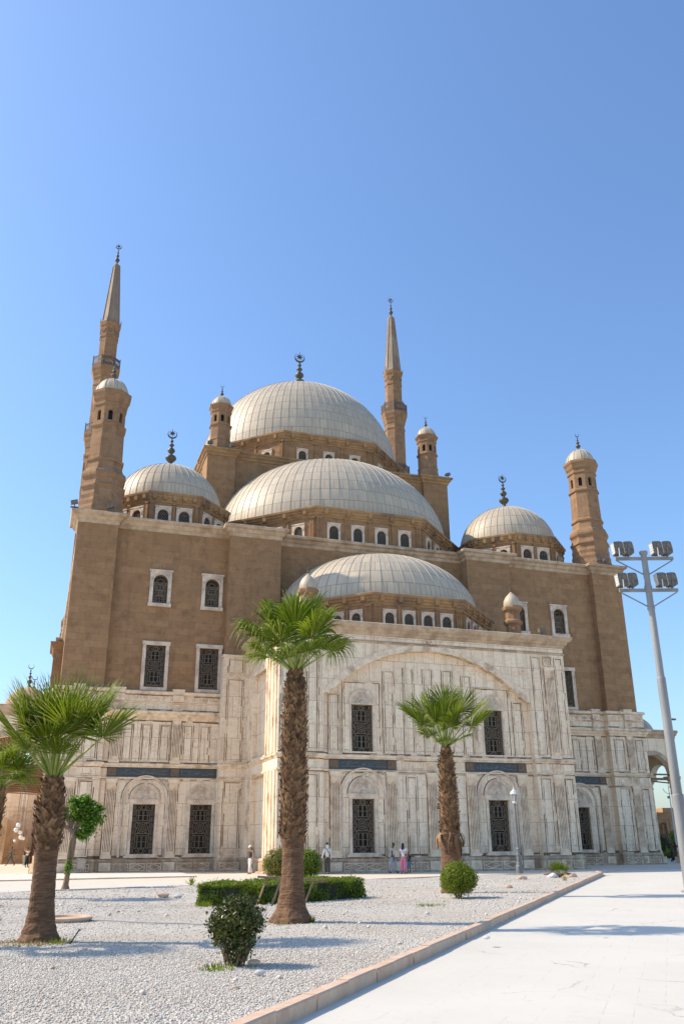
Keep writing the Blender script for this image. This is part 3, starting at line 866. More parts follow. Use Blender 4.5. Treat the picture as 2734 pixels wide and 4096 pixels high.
for sx in (-1, 1):
    for x0, x1, y in ((-25.25, -24.05, -.3), (-23.15, -21.75, -.3), (-20.2, -16.75, .3), (-15.8, -13.3, .3), (-12.9, -11.4, -.75), (3.45, 6.55, RY), (.5, 2.5, RY), (8.2, 9.25, BY), (10.2, 11.1, BY)):
        q = (x0, x1) if (x0 < 0) == (sx < 0) else (-x1, -x0)
        diamonds(q[0], q[1], y)
    for c, y in ((23.6, -.3), (20.72, .3), (16.28, .3), (3.0, RY), (7.02, RY), (9.72, BY)):
        boss(sx * c, y)
boss(0, RY)
# stars, sunburst and crescent on the bay spandrels
b = MB()
for k in range(16):
    t = 2 * PI * k / 16
    b.bar(.12 * math.cos(t), 15.22 + .06 * math.sin(t), .55 * math.cos(t), 15.22 + .17 * math.sin(t), .05, BY - .08, BY)
b.build('sunburst', M['marble_trim'], MQ)
b = MB()
st = [(7.5 + (.36 if k % 2 == 0 else .17) * math.sin(PI * k / 8), 13.5 + (.36 if k % 2 == 0 else .17) * math.cos(PI * k / 8)) for k in range(16)]
st_i = [(7.5 + (x - 7.5) * .35, 13.5 + (z - 13.5) * .35) for x, z in st]
b.strip(st_i, st, BY - .08, BY, True)
b.build('star', M['marble_trim'], MQ)
b = MB()
o_ = [(-7.35 + .52 * math.cos(t), 13.45 + .52 * math.sin(t)) for t in [R(140) + R(230) * k / 16 for k in range(17)]]
i_ = [(-7.25 + .43 * math.cos(t), 13.55 + .43 * math.sin(t)) for t in [R(140) + R(230) * k / 16 for k in range(17)]]
b.strip(i_, o_, BY - .06, BY)
b.build('crescent', M['marble_trim'], MQ)

# --- windows
def rect_grille(b, w, h, y0=.16, y1=.2, z0=0.0):
    x0, x1 = -w / 2, w / 2
    bw = .035
    panel_ = lambda a, c, e, f: panel(b, a, c, e, f, y1, bw, y1 - y0)
    panel_(x0, z0, x1, z0 + h)
    sx_ = w * .30
    zt, zb_ = z0 + h * .88, z0 + h * .12
    for z in (zb_, zt, z0 + h * .365, z0 + h * .405, z0 + h * .625, z0 + h * .665):
        b.box(x0 + bw if z in (zb_, zt) else -sx_, y0 - .004, z - .017, x1 - bw if z in (zb_, zt) else sx_, y1, z + .017)
    for x in (-sx_, sx_):
        b.box(x - .017, y0 - .002, zb_ + .017, x + .017, y1, zt - .017)
    for x in (-(sx_ + w / 2) / 2, (sx_ + w / 2) / 2):
        n = 6; st = (zt - zb_) / n
        for i in range(n):
            c = zb_ + st * (i + .5)
            b.ring(x, c, .115, st * .46, .032, y0, y1, 12)
            b.box(x - .02, y0, c - st * .28, x + .02, y1, c + st * .28)
        for c in (z0 + h * .06, z0 + h * .94):
            b.ring(x, c, .13, .15, .03, y0, y1, 10)
            for k in range(4):
                t = PI * k / 4
                b.bar(x - .1 * math.cos(t), c - .12 * math.sin(t), x + .1 * math.cos(t), c + .12 * math.sin(t), .022, y0, y1)
    for c in (z0 + h * .06, z0 + h * .94):
        for k in range(5):
            x = -sx_ + 2 * sx_ * k / 4
            b.bar(x, c - h * .055, x * .3, c + h * .055, .024, y0, y1); b.bar(x, c + h * .055, x * .3, c - h * .055, .024, y0, y1)
        b.ring(0, c, .14, h * .05, .03, y0, y1, 10)
    c = z0 + h * .515
    for rr in (.4, .27, .1):
        b.ring(0, c, rr * w / 1.6, rr * w / 1.6, .032, y0, y1, 18)
    for k in range(12):
        t = PI * k / 6
        b.bar(.08 * math.cos(t), c + .08 * math.sin(t), .38 * w / 1.6 * math.cos(t), c + .38 * w / 1.6 * math.sin(t), .022, y0, y1)
    for k in range(4):
        t = PI / 4 + PI / 2 * k
        b.bar(.4 * w / 1.6 * math.cos(t), c + .4 * w / 1.6 * math.sin(t), sx_ * 1.25 * math.cos(t), c + sx_ * 1.25 * math.sin(t), .04, y0, y1)
    for za, zb2 in ((zb_, z0 + h * .365), (z0 + h * .665, zt)):
        hh = zb2 - za
        for k in range(3):
            x = -sx_ + 2 * sx_ * (k + .5) / 3
            b.bar(x - .035, za + .05, x - .02, za + hh * .5, .03, y0, y1); b.bar(x + .035, za + .05, x + .02, za + hh * .5, .03, y0, y1)
            b.bar(x - .02, za + hh * .5, x - .06, zb2 - .05, .03, y0, y1); b.bar(x + .02, za + hh * .5, x + .06, zb2 - .05, .03, y0, y1)
            b.ring(x, za + hh * .9, .06, .08, .022, y0, y1, 8)
            b.ring(x, za + hh * .1, .06, .08, .022, y0, y1, 8)
        b.box(-sx_, y0, za + hh * .5 - .015, sx_, y1, za + hh * .5 + .015)

def half_ring(b, cx, cz, r0, r1, y0, y1, n=16, squash=1.0):
    t = [PI * i / n for i in range(n + 1)]
    b.strip([(cx + r0 * math.cos(a), cz + squash * r0 * math.sin(a)) for a in t], [(cx + r1 * math.cos(a), cz + squash * r1 * math.sin(a)) for a in t], y0, y1)

def fan(b, r, cz):
    n = 20
    disc = [(r * math.cos(PI * i / n), cz + r * math.sin(PI * i / n)) for i in range(n + 1)]
    b.xz(disc, -.03, 0)
    for i in range(1, 22):
        t = PI * i / 22
        b.bar(.2 * r * math.cos(t), cz + .22 * r * math.sin(t), .93 * r * math.cos(t), cz + .93 * r * math.sin(t), .035 + .02 * (i % 2), -.075, -.03)
    half_ring(b, 0, cz, 0.0, .24 * r, -.13, -.03, 10)

def fin_window(frame_b, gr_b, pane_b):
    o = frame_b.build('window', M['frame'], None)
    g = gr_b.build('grille', M['grille'], None); g.parent = o
    p = pane_b.build('pane', M['dark'], None); p.parent = o
    return o

def win_low(outer=True):                  # origin: centre of the opening at its foot, on the wall plane
    f = MB(); w, h = 1.6, 3.36
    f.box(-w / 2 - .2, -.08, 0, -w / 2, 0, h + .02); f.box(w / 2, -.08, 0, w / 2 + .2, 0, h + .02)
    f.box(-w / 2 - .28, -.14, h + .02, w / 2 + .28, 0, h + .28)
    f.box(-w / 2 - .34, -.17, h + .28, w / 2 + .34, 0, h + .34)
    f.box(-w / 2 - .3, -.2, -.12, w / 2 + .3, .1, 0); f.box(-w / 2 - .42, -.26, -.24, w / 2 + .42, 0, -.12)
    cz = h + .34
    fan(f, .86, cz)
    half_ring(f, 0, cz, .86, 1.02, -.1, 0); half_ring(f, 0, cz, 1.02, 1.1, -.15, 0)
    f.box(-.11, -.19, cz + .9, .11, -.15, cz + 1.16)
    if outer:
        half_ring(f, 0, cz, 1.50, 1.58, -.1, 0, 20); half_ring(f, 0, cz, 1.58, 1.66, -.14, 0, 20)
        for s_ in (-1, 1):
            f.box(s_ * 1.50, -.1, -.2, s_ * 1.58, 0, cz); f.box(s_ * 1.58, -.14, -.2, s_ * 1.66, 0, cz)
            f.ring(s_ * 1.42, cz + 1.38, .16, .16, .05, -.06, 0, 10); f.ring(s_ * 1.42, cz + 1.38, .07, .07, .06, -.07, 0, 8)
    g = MB(); rect_grille(g, w, h)
    p = MB(); p.add([(-w / 2 - .1, .4, -.1), (w / 2 + .1, .4, -.1), (w / 2 + .1, .4, h + .1), (-w / 2 - .1, .4, h + .1)], [(0, 1, 2, 3)])
    return fin_window(f, g, p)
def win_up():
    f = MB(); w, h = 1.56, 3.28
    f.box(-w / 2 - .14, -.05, 0, -w / 2, 0, h); f.box(w / 2, -.05, 0, w / 2 + .14, 0, h)
    f.box(-w / 2 - .24, -.12, h, w / 2 + .24, 0, h + .1)
    fan(f, .78, h + .1); half_ring(f, 0, h + .1, .78, .92, -.09, 0); half_ring(f, 0, h + .1, .92, .98, -.14, 0)
    g = MB(); rect_grille(g, w, h)
    p = MB(); p.add([(-w / 2 - .1, .4, -.1), (w / 2 + .1, .4, -.1), (w / 2 + .1, .4, h + .1), (-w / 2 - .1, .4, h + .1)], [(0, 1, 2, 3)])
    return fin_window(f, g, p)
def win_brown_rect():
    f = MB(); w, h = 1.5, 3.14
    for s_ in (-1, 1):
        f.box(s_ * w / 2, -.1, -.1, s_ * (w / 2 + .2), 0, h); f.box(s_ * (w / 2 + .2), -.14, -.1, s_ * (w / 2 + .26), 0, h)
    f.box(-w / 2 - .32, -.18, h, w / 2 + .32, 0, h + .3)
    f.box(-w / 2 - .26, -.16, -.34, w / 2 + .26, .05, -.1)
    g = MB(); rect_grille(g, w, h - .04)
    g.box(-w / 2 + .2, -.02, .03, w / 2 - .3, .1, .1)
    p = MB(); p.add([(-w / 2 - .1, .38, -.1), (w / 2 + .1, .38, -.1), (w / 2 + .1, .38, h + .1), (-w / 2 - .1, .38, h + .1)], [(0, 1, 2, 3)])
    return fin_window(f, g, p)
def arch_frame(f, w, h, fw, dp, top):
    # rectangular surround with an arched opening
    r = w / 2; cz = h - r
    t = [PI * i / 14 for i in range(15)]
    inner = [(w / 2, 0)] + [(r * math.cos(a), cz + r * math.sin(a)) for a in t] + [(-w / 2, 0)]
    X = w / 2 + fw
    outer = [(X, 0)] + [(math.copysign(X, math.cos(a)) if abs(math.cos(a)) > .72 else X * math.cos(a) / .72, min(top, cz + (top - cz) * min(1, math.sin(a) / .66))) for a in t] + [(-X, 0)]
    f.strip(inner, outer, -dp, 0)
    half_ring(f, 0, cz, r + .01, r + .09, -dp - .04, -dp, 14); half_ring(f, 0, cz, r + .16, r + .2, -dp - .03, -dp, 14)
def win_brown_arch():
    f = MB(); w, h = 1.14, 2.36
    arch_frame(f, w, h, .28, .12, h + .26)
    f.box(-w / 2 - .36, -.2, h + .26, w / 2 + .36, 0, h + .4); f.box(-.14, -.24, h - .02, .14, -.12, h + .255)
    f.box(-w / 2 - .34, -.2, -.26, w / 2 + .34, .05, 0)
    g = MB(); hh = h - w / 2
    rect_grille(g, w, hh)
    half_ring(g, 0, hh, w / 2 - .05, w / 2, .16, .2); half_ring(g, 0, hh, .22, .26, .16, .2)
    for i in range(1, 12):
        t = PI * i / 12
        g.bar(.26 * math.cos(t), hh + .26 * math.sin(t), (w / 2 - .05) * math.cos(t), hh + (w / 2 - .05) * math.sin(t), .025, .16, .2)
    p = MB(); p.add([(-w / 2 - .1, .38, -.1), (w / 2 + .1, .38, -.1), (w / 2 + .1, .38, h + .1), (-w / 2 - .1, .38, h + .1)], [(0, 1, 2, 3)])
    return fin_window(f, g, p)
def win_drum():
    f = MB(); w, h = .84, 1.36
    arch_frame(f, w, h, .2, .12, h + .2)
    f.box(-w / 2 - .24, -.16, h + .2, w / 2 + .24, 0, h + .29)
    f.box(-w / 2 - .24, -.16, -.16, w / 2 + .24, 0, 0)
    g = MB()
    n = 5
    for k in range(-3, n + 3):
        for s_ in (-1, 1):
            z0 = k * .26
            x0, x1, za, zb_ = -w / 2, w / 2, z0, z0 + w * 1.25
            if s_ < 0: za, zb_ = zb_, za
            pts = []
            for q in range(13):
                x = x0 + (x1 - x0) * q / 12; z = za + (zb_ - za) * q / 12
                lim = h - w / 2 + math.sqrt(max(0, (w / 2) ** 2 - x * x))
                if 0.0 < z < lim - .01: pts.append((x, z))
            if len(pts) > 1: g.bar(pts[0][0], pts[0][1], pts[-1][0], pts[-1][1], .028, -.045, -.02)
    half_ring(g, 0, h - w / 2, w / 2 - .06, w / 2, -.05, -.02, 12)
    half_ring(g, 0, h - w / 2, .12, .15, -.05, -.02, 8)
    t = [PI * i / 12 for i in range(13)]
    p = MB(); p.xz([(-w / 2, 0), (w / 2, 0)] + [(w / 2 * math.cos(a), h - w / 2 + w / 2 * math.sin(a)) for a in t], -.015, 0)
    return fin_window(f, g, p)

_proto = {}
def window(kind, x, y, z, rz=0.0, sc=1.0):
    mk = dict(low=win_low, low_plain=lambda: win_low(False), up=win_up, rect=win_brown_rect, arch=win_brown_arch, drum=win_drum)[kind]
    if kind not in _proto:
        _proto[kind] = o = mk(); o.parent = MQ
    else:
        o = copy_tree(_proto[kind], MQ)
    o.location = Vector((x, y, z)) - woff(MQ)
    o.rotation_euler = (0, 0, rz); o.scale = (sc, sc, sc)
    return o
for sx in (-1, 1):
    window('low', -sx * CW[0], .3, LOWWIN[0] + .02)
    window('low_plain', -sx * CW[1], .3, LOWWIN[0] + .02)
    for wx in WX:
        window('arch', -sx * wx, .65, 19.48); window('rect', -sx * wx, .65, 12.98)
    window('low', sx * 5.05, RY, LOWWIN[0] + .02); window('up', sx * 5.05, RY, UPWIN[0] + .02)

# the same dirt and painted relief shade below ledges and round arches
for x0, x1, y in ((-25.3, -21.6, -.3), (-21.6, -13.1, .3), (-11.15, -8.0, BY), (-8.0, 8.0, RY), (8.0, 11.15, BY), (13.1, 21.6, .3), (21.6, 25.3, -.3)):
    for z in (6.93, 6.14): grime_shade(x0, z - .06, x1, z, y)
    grime_shade(x0, .76, x1, .95, y); grime_shade(x0, 7.26, x1, 7.36, y)
    if abs(y) < 1: grime_shade(x0, 10.28, x1, 10.38, y); grime_shade(x0, 12.2, x1, 12.28, y); grime_shade(x0, 11.1, x1, 11.2, y)
for x, y in [(-CW[0], .3), (CW[0], .3), (-5.05, RY), (5.05, RY)]:
    for r0, r1 in ((1.66, 1.71), (1.10, 1.15)):
        t = [PI * i / 20 for i in range(21)]
        zc = 4.74
        p0 = [(x + r0 * math.cos(a), y - .003, zc + r0 * math.sin(a)) for a in t]; p1 = [(x + r1 * math.cos(a), y - .003, zc + r1 * math.sin(a)) for a in t]
        GR.add(p0 + p1, [(i, 21 + i, 22 + i, i + 1) for i in range(20)])
    for e in (-1, 1):
        for q in (.84 + .18, 1.5): grime_shade(*sorted((x + e * q, x + e * (q - .05)))[:1], .8, sorted((x + e * q, x + e * (q - .05)))[1], 4.4, y)
GR.build('grime_shade', mat_noise('brown joint grime', (0.11, 0.065, 0.036), (0.26, 0.165, 0.095), 3.0, 0.9), MQ)

# --- blue inscription panels with raised lettering
def inscription(x0, x1, y, bosses):
    f = MB()
    f.box(x0, y - .06, 6.33, x1, y, 6.91)
    o = f.build('inscription_panel', M['blue'], MQ, origin=((x0 + x1) / 2, y, 6.6))
    t = MB()
    t.box(x0 - .02, y - .11, 6.27, x1 + .02, y - .06, 6.35); t.box(x0 - .02, y - .1, 6.89, x1 + .02, y - .06, 6.93)
    t.build('border', M['blue_trim'], o)
    s = MB(); rs = random.Random(int(x0 * 10))
    lo, hi = x0 + (.75 if bosses[0] else .1), x1 - (.75 if bosses[1] else .1)
    x = lo + .1
    yy0, yy1 = y - .085, y - .06
    mid = (lo + hi) / 2
    while x < hi - .2:
        if abs(x - mid) < .22: x += .1; continue
        k = rs.random()
        if k < .3:
            s.bar(x, 6.44, x + .02, 6.82, .035, yy0, yy1); x += .09
        elif k < .6:
            a = [(x + .11 + .11 * math.cos(q), 6.53 + .09 * math.sin(q)) for q in [PI + PI * i / 8 for i in range(9)]]
            a2 = [(x + .11 + .075 * math.cos(q), 6.53 + .055 * math.sin(q)) for q in [PI + PI * i / 8 for i in range(9)]]
            s.strip(a2, a, yy0, yy1); x += .23
            s.bar(x - .14, 6.62, x - .1, 6.66, .04, yy0, yy1)
        elif k < .8:
            s.ring(x + .06, 6.58, .06, .06, .03, yy0, yy1, 8); s.bar(x + .1, 6.53, x + .24, 6.55, .035, yy0, yy1); x += .24
        else:
            s.bar(x, 6.7, x + .22, 6.78, .035, yy0, yy1); s.bar(x + .02, 6.48, x + .2, 6.48, .035, yy0, yy1); x += .2
    for q in range(6):
        tt = PI * q / 3
        s.bar(mid, 6.62, mid + .14 * math.cos(tt), 6.62 + .14 * math.sin(tt), .04, yy0, yy1)
    s.build('lettering', M['script'], o)
    for c in ([x0 + .34] if bosses[0] else []) + ([x1 - .34] if bosses[1] else []):
        m = MB(); m.box(c - .3, y - .09, 6.37, c + .3, y - .06, 6.87); panel(m, c - .3, 6.37, c + .3, 6.87, y - .09, .05, .03); m.ring(c, 6.62, .14, .14, .06, y - .13, y - .09, 10); m.ring(c, 6.62, .07, .07, .06, y - .16, y - .09, 8)
        m.build('boss', M['rosette_brown'], o)
inscription(-21.1, -16.6, .3, (True, False)); inscription(-16.58, -13.12, .3, (True, False))
inscription(13.12, 16.58, .3, (False, True)); inscription(16.6, 21.1, .3, (False, True))
inscription(-7.45, -2.62, RY, (True, True)); inscription(2.62, 7.45, RY, (True, True))

# --- drums, domes
OC = 1 / math.cos(PI / 8)
def drum(cx, cy, ap, z0, z1, apc, z2, facets, nwin, wsc=1.0, wz=.3):
    b = MB()
    b.oct([(ap * OC, z0), (ap * OC, z1)], cx, cy)
    hw = ap * math.tan(PI / 8)
    for k in facets:
        a = -PI / 2 + k * PI / 4
        n = (math.cos(a), math.sin(a)); t = (-n[1], n[0])
        def slab(u0, u1, za, zb_, d):
            P = lambda u, dd, z: (cx + n[0] * (ap + dd) + t[0] * u, cy + n[1] * (ap + dd) + t[1] * u, z)
            b.add([P(u0, 0, za), P(u1, 0, za), P(u1, 0, zb_), P(u0, 0, zb_), P(u0, d, za), P(u1, d, za), P(u1, d, zb_), P(u0, d, zb_)],
                  [(4, 5, 6, 7), (0, 1, 5, 4), (1, 2, 6, 5), (2, 3, 7, 6), (3, 0, 4, 7)])
        m = .55 * min(1, ap / 9)
        st = (2 * hw - 2 * m) / nwin
        for e in (-1, 1):                                    # corner pilasters with ribs
            u = e * (hw - m * .55)
            slab(u - m * .42, u + m * .42, z0, z1, .1)
            for q in (-1, 0, 1): slab(u + q * m * .26 - .05, u + q * m * .26 + .05, z0, z1 - .2, .15)
            slab(u - m * .5, u + m * .5, z1 - .18, z1, .2)
        for i in range(nwin + 1):
            if 0 < i < nwin:
                u = -hw + m + st * i
                slab(u - .1, u + .1, z0, z1, .08); slab(u - .16, u + .16, z1 - .16, z1, .15)
        for i in range(nwin):
            u = -hw + m + st * (i + .5)
            window('drum', cx + n[0] * ap + t[0] * u, cy + n[1] * ap + t[1] * u, z0 + wz, a + PI / 2, wsc)
    b.build('drum', M['sand_drum'], MQ)
    c = MB(); h = z2 - z1; e = apc - ap
    c.oct([((ap + e * f) * OC, z1 + h * g) for f, g in ((-.1, 0), (.12, .02), (.16, .18), (.34, .24), (.38, .42), (.62, .5), (.68, .66), (.95, .76), (1, .95), (.9, 1), (-.4, 1.02), (-3, 1.02))], cx, cy)
    for k in facets:                                         # dentil blocks breaking the cornice line
        a = -PI / 2 + k * PI / 4
        n = (math.cos(a), math.sin(a)); t = (-n[1], n[0]); nn = 5
        for i in range(nn):
            u = -hw * .82 + 1.64 * hw * i / (nn - 1)
            P = lambda uu, dd, z: (cx + n[0] * (ap + dd) + t[0] * uu, cy + n[1] * (ap + dd) + t[1] * uu, z)
            q = .16
            c.add([P(u - q, e * .3, z1 + h * .2), P(u + q, e * .3, z1 + h * .2), P(u + q, e * .3, z1 + h * .74), P(u - q, e * .3, z1 + h * .74), P(u - q, e * .82, z1 + h * .3), P(u + q, e * .82, z1 + h * .3), P(u + q, e * .9, z1 + h * .74), P(u - q, e * .9, z1 + h * .74)],
                  [(4, 5, 6, 7), (0, 1, 5, 4), (1, 2, 6, 5), (2, 3, 7, 6), (3, 0, 4, 7)])
    c.build('drum_cornice', M['drum_cornice'], MQ)

def dome(cx, cy, r, z0, h, nrib, pw=1.0, row=1.45):
    prof = [(r * math.cos(t) ** pw if t < PI / 2 - 1e-6 else 0.02, z0 + h * math.sin(t)) for t in [PI / 2 * i / 28 for i in range(29)]]
    b = MB()
    b.lathe(prof, nrib * 2, cx, cy, 0, nrib)
    o = b.build('dome', M['lead'], MQ, smooth=True)
    c = MB()
    for k in range(nrib):
        t = 2 * PI * k / nrib
        ct, s_ = math.cos(t), math.sin(t)
        hw = .016
        idx = range(0, 27 if k % 2 == 0 else 23)
        pv = [(prof[i][0], prof[i][1]) for i in idx]
        V = []
        for (rr, z) in pv:
            for u, dr in ((-hw, -.02), (-hw * .6, .03), (hw * .6, .03), (hw, -.02)):
                f = (rr + dr) / max(rr, .01)
                V.append((cx + rr * f * ct - s_ * u, cy + rr * f * s_ + ct * u, z + dr * .6))
        F = []
        for i in range(len(pv) - 1):
            for j in range(3):
                F.append((i * 4 + j, i * 4 + j + 1, i * 4 + 5 + j, i * 4 + 4 + j))
        c.add(V, F)
    c.lathe([(r + .02, z0 - .04), (r + .12, z0), (r + .12, z0 + .1), (r - .05, z0 + .16)], 64, cx, cy)
    c.build('seam', M['seam'], o)
    return o

def finial(parent, x, y, z, h, star=True, fat=1.0, rz=0.0):
    u = h / 10.0
    p = [(.9 * fat, 0), (.75 * fat, .5), (.35 * fat, .9), (.3 * fat, 1.2), (.5 * fat, 1.5), (.95 * fat, 2.1), (1.05 * fat, 2.5), (.85 * fat, 2.95), (.35 * fat, 3.3), (.25 * fat, 3.6), (.45 * fat, 3.8), (.72 * fat, 4.3), (.6 * fat, 4.75), (.25 * fat, 5.1),
         (.2 * fat, 5.4), (.45 * fat, 5.7), (.48 * fat, 5.9), (.2 * fat, 6.2), (.15 * fat, 6.5), (.32 * fat, 6.75), (.3 * fat, 6.95), (.12 * fat, 7.2), (.1 * fat, 7.6), (.0, 7.65)]
    b = MB()
    b.lathe([(r * u, z + q * u) for r, q in p], 12, x, y)
    cz, rr = z + 8.75 * u, 1.05 * u
    pts = []
    cr, sr = math.cos(rz), math.sin(rz)
    th = [R(128) + R(284) * i / 18 for i in range(19)]
    rad = [max(.02 * u, .2 * u * math.sin(PI * i / 18)) for i in range(19)]
    b.tube([(x + rr * math.cos(t) * cr, y + rr * math.cos(t) * sr, cz + rr * math.sin(t)) for t in th], rad, 6)
    if star:
        for k in range(8):
            t = PI / 4 * k
            b.tube([(x, y, cz + .15 * u), (x + .8 * u * math.cos(t) * cr, y + .8 * u * math.cos(t) * sr, cz + .15 * u + (.8 if k != 2 else 1.15) * u * math.sin(t))], [.2 * u, .05 * u], 5)
    return b.build('finial', M['bronze'], parent, smooth=True)

drum(0, 25.4, 12.0, 38.8, 41.75, 12.5, 42.75, (-2, -1, 0, 1, 2), 3, 1.0, .55)
o = dome(0, 25.4, 11.85, 42.72, 11.8, 84); finial(o, 0, 25.4, 54.5, 6.0, fat=1.3)
drum(0, 13.7, 12.2, 26.2, 28.7, 12.7, 29.6, (-2, -1, 0, 1, 2), 4, 1.0, .4)
dome(0, 13.7, 12.1, 29.57, 9.3, 84)
for sx in (-1, 1):
    drum(sx * 17.35, 7.3, 5.0, 26.2, 28.7, 5.4, 29.6, (-2, -1, 0, 1, 2) if sx < 0 else (-2, -1, 0, 1, 2), 2, 1.08, .4)
    o = dome(sx * 17.35, 7.3, 4.85, 29.57, 4.6, 44); finial(o, sx * 17.35, 7.3, 34.2, 4.0, fat=1.25)
    drum(sx * 12.0, 25.4, 12.2, 26.2, 28.7, 12.7, 29.6, (), 4)
    dome(sx * 11.4, 25.4, 10.6, 29.57, 7.6, 84)
drum(0, .3, 8.8, 16.2, 18.25, 9.25, 19.1, (-2, -1, 0, 1, 2), 4, .86, .32)
dome(0, .3, 8.6, 19.07, 5.6, 60)

# --- square block under the central dome
CB = [(x, 25.4 + y) for x, y in ((-13.2, -13.4), (-10.35, -13.4), (-10.35, -13.0), (10.35, -13.0), (10.35, -13.4), (13.2, -13.4), (13.2, -10.5), (12.85, -10.5), (12.85, 10.5), (13.2, 10.5), (13.2, 13.4), (-13.2, 13.4), (-13.2, 10.5), (-12.85, 10.5), (-12.85, -10.5), (-13.2, -10.5))]
b = MB()
b.sweep(CB, [(0, 26.2), (0, 38.3)], True)
b.build('crossing_wall', M['sand'], MQ)
b = MB()
b.sweep(CB, [(0, 38.25), (.1, 38.3), (.14, 38.5), (.3, 38.62), (.36, 38.8), (.5, 38.88), (.5, 39.05), (.1, 39.1), (-1.5, 39.1)], True)
b.build('crossing_cornice', M['drum_cornice'], MQ)
b = MB(); b.box(-12.5, 12.8, 38.6, 12.5, 38.0, 39.06); b.build('crossing_roof', M['sand'], MQ)

# --- turrets and minarets
def oct_windows(b, cx, cy, r, z0, z1, ww, wz0, wz1):
    for k in range(8):
        a0 = PI / 8 + k * PI / 4
        p = (cx + r * math.cos(a0), cy + r * math.sin(a0)); q = (cx + r * math.cos(a0 + PI / 4), cy + r * math.sin(a0 + PI / 4))
        L = math.hypot(q[0] - p[0], q[1] - p[1])
        b.wall((p[0], p[1], z0), (q[0] - p[0], q[1] - p[1]), L, z1 - z0, [(L / 2 - ww / 2, wz0 - z0, L / 2 + ww / 2, wz1 - z0, 'arch')], .25)

def small_dome(parent, cx, cy, r, z0, h, ribs=12):
    prof = [(r * math.cos(t) if t < PI / 2 - 1e-6 else .01, z0 + h * math.sin(t)) for t in [PI / 2 * i / 12 for i in range(13)]]
    b = MB(); b.lathe(prof, ribs * 2, cx, cy, 0, ribs)
    for k in range(ribs):
        t = 2 * PI * k / ribs
        b.tube([(cx + (rr + .01) * math.cos(t), cy + (rr + .01) * math.sin(t), z) for rr, z in prof[:-1]], .022 * (r / 1.4 + .4), 5)
    return b.build('dome', M['lead'], parent, smooth=True)

def turret(name, cx, cy, prof, zw0, zw1, rw, ww, wz0, wz1, prof2, dr, dz, dh, fin_h):
    b = MB()
    b.oct(prof, cx, cy)
    oct_windows(b, cx, cy, rw, zw0, zw1, ww, wz0, wz1)
    b.oct(prof2, cx, cy)
    o = b.build(name, M['sand_turret'], MQ)
    i_ = MB(); i_.oct([(rw - .3, zw0), (rw - .3, zw1)], cx, cy); i_.build('lantern_interior', M['dark'], o)
    small_dome(o, cx, cy, dr, dz, dh)
    finial(o, cx, cy, dz + dh - .05, fin_h, star=False, fat=1.15)
    return o
for sx in (-1, 1):
    turret('corner_turret', sx * 23.35, 1.8,
           [(1.98, 26.3), (1.98, 26.9), (1.88, 27.2), (1.90, 27.5), (1.80, 27.8), (1.84, 28.1), (1.76, 28.4), (1.80, 28.7), (1.92, 28.8), (1.92, 28.95), (1.78, 29.1), (1.72, 29.4), (1.76, 29.55), (1.90, 29.75), (1.92, 29.95), (1.84, 30.2), (1.66, 30.35), (1.54, 30.6), (1.48, 31.05), (1.48, 31.15), (1.60, 31.22), (1.62, 31.38), (1.5, 31.46), (1.46, 31.6),
            (1.40, 34.3), (1.42, 34.38), (1.54, 34.45), (1.54, 34.62), (1.42, 34.7), (1.38, 34.75)],
           34.75, 36.35, 1.38, .36, 34.95, 35.9,
           [(1.38, 36.35), (1.48, 36.42), (1.50, 36.55), (1.42, 36.62), (1.44, 36.8), (1.56, 37.0), (1.66, 37.35), (1.75, 37.5), (1.77, 37.72), (1.70, 37.78), (1.2, 37.8)], 1.42, 37.78, 1.6, 2.1)
for sx in (-1, 1):
    for yy in (13.7, 37.1):
        turret('crossing_turret', sx * 11.75, yy,
               [(1.36, 39.0), (1.36, 39.35), (1.24, 39.6), (1.16, 40.0), (1.1, 40.5), (1.14, 40.55), (1.16, 40.65), (1.07, 40.75), (1.06, 42.1), (1.08, 42.15), (1.2, 42.25), (1.2, 42.4), (1.06, 42.5)],
               42.5, 43.8, 1.06, .34, 42.62, 43.42,
               [(1.06, 43.8), (1.14, 43.86), (1.15, 43.95), (1.08, 44.02), (1.16, 44.25), (1.3, 44.45), (1.34, 44.6), (1.28, 44.68), (.8, 44.7)], 1.06, 44.68, 1.25, 1.6)
for sx in (-1, 1):
    cx, cy = sx * 8.45, -7.85
    b = MB()
    b.oct([(.75, 16.25), (.75, 16.5), (.62, 16.65), (.58, 16.9), (.58, 17.55), (.66, 17.62), (.74, 17.75), (.76, 17.9), (.62, 18.0), (.56, 18.1), (.56, 18.6), (.62, 18.68), (.76, 18.82), (.8, 19.0), (.74, 19.12), (.4, 19.14)], cx, cy)
    o = b.build('bay_turret', M['sand_turret'], MQ)
    c = MB(); c.lathe([(.62, 19.12), (.66, 19.3), (.62, 19.6), (.46, 19.92), (.24, 20.15), (.1, 20.3), (.03, 20.36)], 16, cx, cy, 0, 8)
    c.build('dome', M['lead'], o, smooth=True)
    finial(o, cx, cy, 20.25, .95, star=False, fat=.9)

